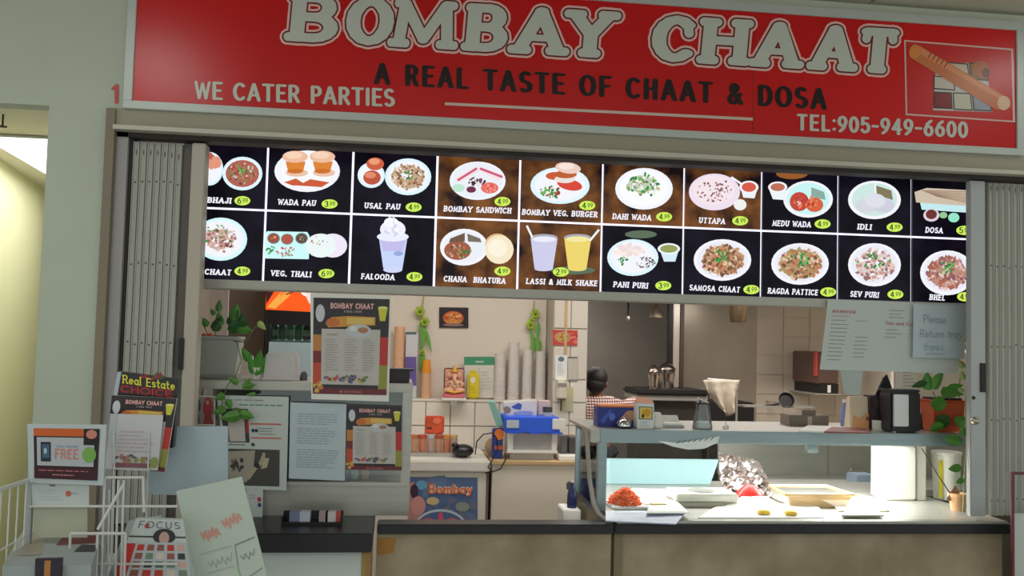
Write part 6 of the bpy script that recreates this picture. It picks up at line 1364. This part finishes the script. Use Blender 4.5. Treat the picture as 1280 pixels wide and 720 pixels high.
MB().hexa(fr, [v + Vector((0, .012, 0)) for v in fr]).obj('cover', mat('dark_plum_cover', (44, 34, 52), .5), t)
p = Pr(quadmap(*fr, 33, 41), .001); p.rect(12, 2, 20, 41, (176, 120, 60), 0); p.obj('stripe', PAPER, t)
# newspapers
def pr_focus(p):
    p.ell(27, 9, 5, 3.4, (190, 80, 90), 1); p.text('FOCUS', 10, 12, 92, 12, 9, (50, 60, 66), 1, a=.09, b=.05, gap=.5)
    p.rect(0, 22, 100, 24, (60, 60, 62), 1); p.ell(62, 22, 20, 10, (54, 50, 54), 1.5); p.ell(62, 24, 9, 8, (196, 160, 150), 2)
    p.rect(0, 32, 16, 100, (206, 50, 48), 2); p.rect(16, 30, 100, 100, (186, 192, 196), 2)
    rg = random.Random(3)
    for i in range(6):
        for j in range(5):
            p.rect(20 + j * 16, 33 + i * 11, 31 + j * 16, 41 + i * 11, rg.choice([(60, 60, 66), (196, 60, 50), (206, 170, 160), (120, 140, 120), (150, 90, 80), (214, 200, 190), (70, 120, 90)]), 3)
sheet('newspaper', 'colourful magazine titled FOCUS leaning in the rack', [(170, 648), (229, 650), (243, 745), (132, 745)], RY + .03, gp, pr_focus, th=.02, cat='magazine')
sheet('newspaper', 'blank back copy of a newspaper behind the colourful magazine', [(160, 652), (200, 646), (200, 745), (126, 745)], RY + .07, gp, None, th=.02, cat='magazine')
# magazine pocket upper right of rack
MYR = -.55
fr = [P(x, y, MYR) for x, y in ((147, 464), (223, 474), (216, 560), (140, 560))]
t = thing('magazine', 'real estate magazine with yellow title in the upper rack pocket', 'magazine', fr[3])
MB().hexa(fr, [v + Vector((0, .03, 0)) for v in fr]).obj('pages', mat('glossy_black_cover', (30, 26, 34), .3), t)
p = Pr(lambda u, v, h: P(u, v, MYR) + Vector((0, -h, 0)), .001, .0004)
p.poly([(147, 465), (152, 464.5), (146, 500), (141, 500)], (176, 190, 200), 1); p.poly([(151, 478), (220, 486), (218, 497), (149, 491)], (60, 16, 22), 1); p.blobs(190, 471, 14, 3, [(150, 30, 30), (60, 90, 50)], 10, 4, 1, 3)
p.text('Real Estate', 153, 479, 219, 488, 11, (226, 216, 60), 3, a=.10, b=.07, gap=.06, serif=.1); p.text('CHOICE', 151, 490, 216, 497, 9, (190, 24, 30), 3, a=.12, b=.08, gap=.1)
p.obj('cover_print', VINYL, t)
fr = [P(x, y, MYR - .03) for x, y in ((140, 494), (221, 498), (206, 590), (131, 583))]
t = thing('takeout_menu', 'dark take-away menu leaflet in the rack pocket in front of the magazine', 'leaflet', fr[3])
MB().hexa(fr, [v + Vector((0, .008, 0)) for v in fr]).obj('paper', white, t)
p = Pr(quadmap(*fr, 100, 130), .001, .0003); dark_menu(p); p.obj('menu_print', VINYL, t)
fr = [P(x, y, MYR - .045) for x, y in ((138, 517), (204, 519), (197, 588), (131, 586))]
t = thing('takeout_menu', 'white faced leaflet foremost in the rack pocket, curling at the lower corner', 'leaflet', fr[3])
MB().hexa(fr, [v + Vector((0, .004, 0)) for v in fr]).obj('paper', mat('glossy_white_leaflet', (206, 206, 210), .35), t)
p = Pr(quadmap(*fr, 100, 100), .001, .0003); p.rect(0, 0, 14, 60, (190, 196, 200), 0); p.lines(20, 30, 90, 6, 7, (200, 180, 186), 2.4, 1); p.blobs(50, 80, 34, 6, [(90, 90, 130), (150, 150, 90), (190, 120, 120)], 26, 5, 1, 5); p.rect(15, 88, 85, 96, (140, 90, 100), 1); p.ell(92, 86, 8, 10, (150, 160, 90), 1); p.obj('print', PAPER, t)
t = thing('leaflet_pocket', 'white wire pocket holding the take-away leaflets', 'holder', P(160, 590, MYR - .06))
MB().tube([P(142, 540, MYR - .052), P(143, 586, MYR - .055), P(185, 588, MYR - .055), P(186, 540, MYR - .052)], .003, 8).obj('wire', wire, t, smooth=True)
MB().tube([P(143, 586, MYR - .055), P(143, 586, MYR + .06), Vector((P(143, 586, MYR).x, MYR + .06, .0))], .004, 8).obj('stand', wire, t); MB().tube([P(185, 588, MYR - .055), P(185, 588, MYR + .06), Vector((P(185, 586, MYR).x, MYR + .06, .0))], .004, 8).obj('stand', wire, t)
# boards
t = tag(MB().pquad([(206, 533), (284.5, 533), (284.5, 620), (176, 618)], -.48, .012).obj('foam_board', mat('foam_board_blue_grey', (178, 194, 204), .5)), 'blank pale blue-grey board standing behind the handwritten board', 'board')
fr = [P(220, 614, -.66), P(302, 596, -.66), P(352, 790, -.70), P(262, 800, -.70)]
t = thing('handwritten_board', 'tilted white board with red and green handwriting at the bottom left', 'board', fr[3])
MB().hexa(fr, [v + Vector((0, .008, 0)) for v in fr]).obj('board', mat('board_green_white', (192, 204, 194), .5), t)
p = Pr(quadmap(*fr, 100, 200), .001, .0003)
def scrawl(x0, y0, x1, y1, h, col, n, th=1.0):
    pts = [(x0 + (x1 - x0) * k / n, y0 + (y1 - y0) * k / n + (h / 2 if k % 2 else -h / 2) * (1 - .4 * math.sin(k * 1.7))) for k in range(n + 1)]
    for a_, b_ in zip(pts[:-1], pts[1:]): p.seg(*a_, *b_, th, th, col, 1)
scrawl(22, 66, 48, 62, 10, (216, 150, 140), 9, 1.5); scrawl(56, 56, 84, 48, 10, (216, 150, 140), 9, 1.5)
scrawl(22, 104, 58, 99, 9, (160, 172, 168), 10, .6); p.seg(14, 88, 60, 84, .6, .6, (170, 176, 176), 1); p.seg(18, 114, 58, 110, .6, .6, (170, 176, 176), 1); scrawl(26, 132, 60, 127, 9, (160, 172, 168), 9, .6)
p.seg(66, 84, 96, 78, .8, .8, (120, 140, 120), 1); p.seg(66, 84, 62, 118, .8, .8, (130, 170, 130), 1); p.seg(62, 118, 72, 148, 1, 1, (140, 200, 130), 1); scrawl(70, 102, 92, 97, 7, (132, 140, 148), 6, .6); p.seg(70, 128, 96, 118, .6, .6, (130, 140, 140), 1)
p.obj('handwriting', PAPER, t)
# red framed stand at the right edge
rd = mat('dark_red_tube', (104, 40, 50), .4)
t = thing('red_stand', 'dark red tubular stand cut off by the right edge of the photo', 'stand', (P(1266, 640, -.12).x, -.12, 0))
q = P(1266, 590, -.12); MB().box(q.x - .004, q.x + .006, -.12, -.11, 0, q.z).obj('leg', rd, t); MB().box(q.x + .006, q.x + .5, -.12, -.11, q.z - .01, q.z).obj('rail', rd, t); MB().box(q.x + .5, q.x + .51, -.12, -.11, 0, q.z).obj('leg', rd, t)
MB().box(q.x + .006, q.x + .5, -.12, -.11, .75, .76).obj('rail', rd, t)
z_ = P(1272, 642, -.1).z
MB().box(q.x + .012, q.x + .49, -.105, -.09, .76, z_).obj('grey_panel', mat('pale_stand_panel', (196, 204, 200), .5), t)
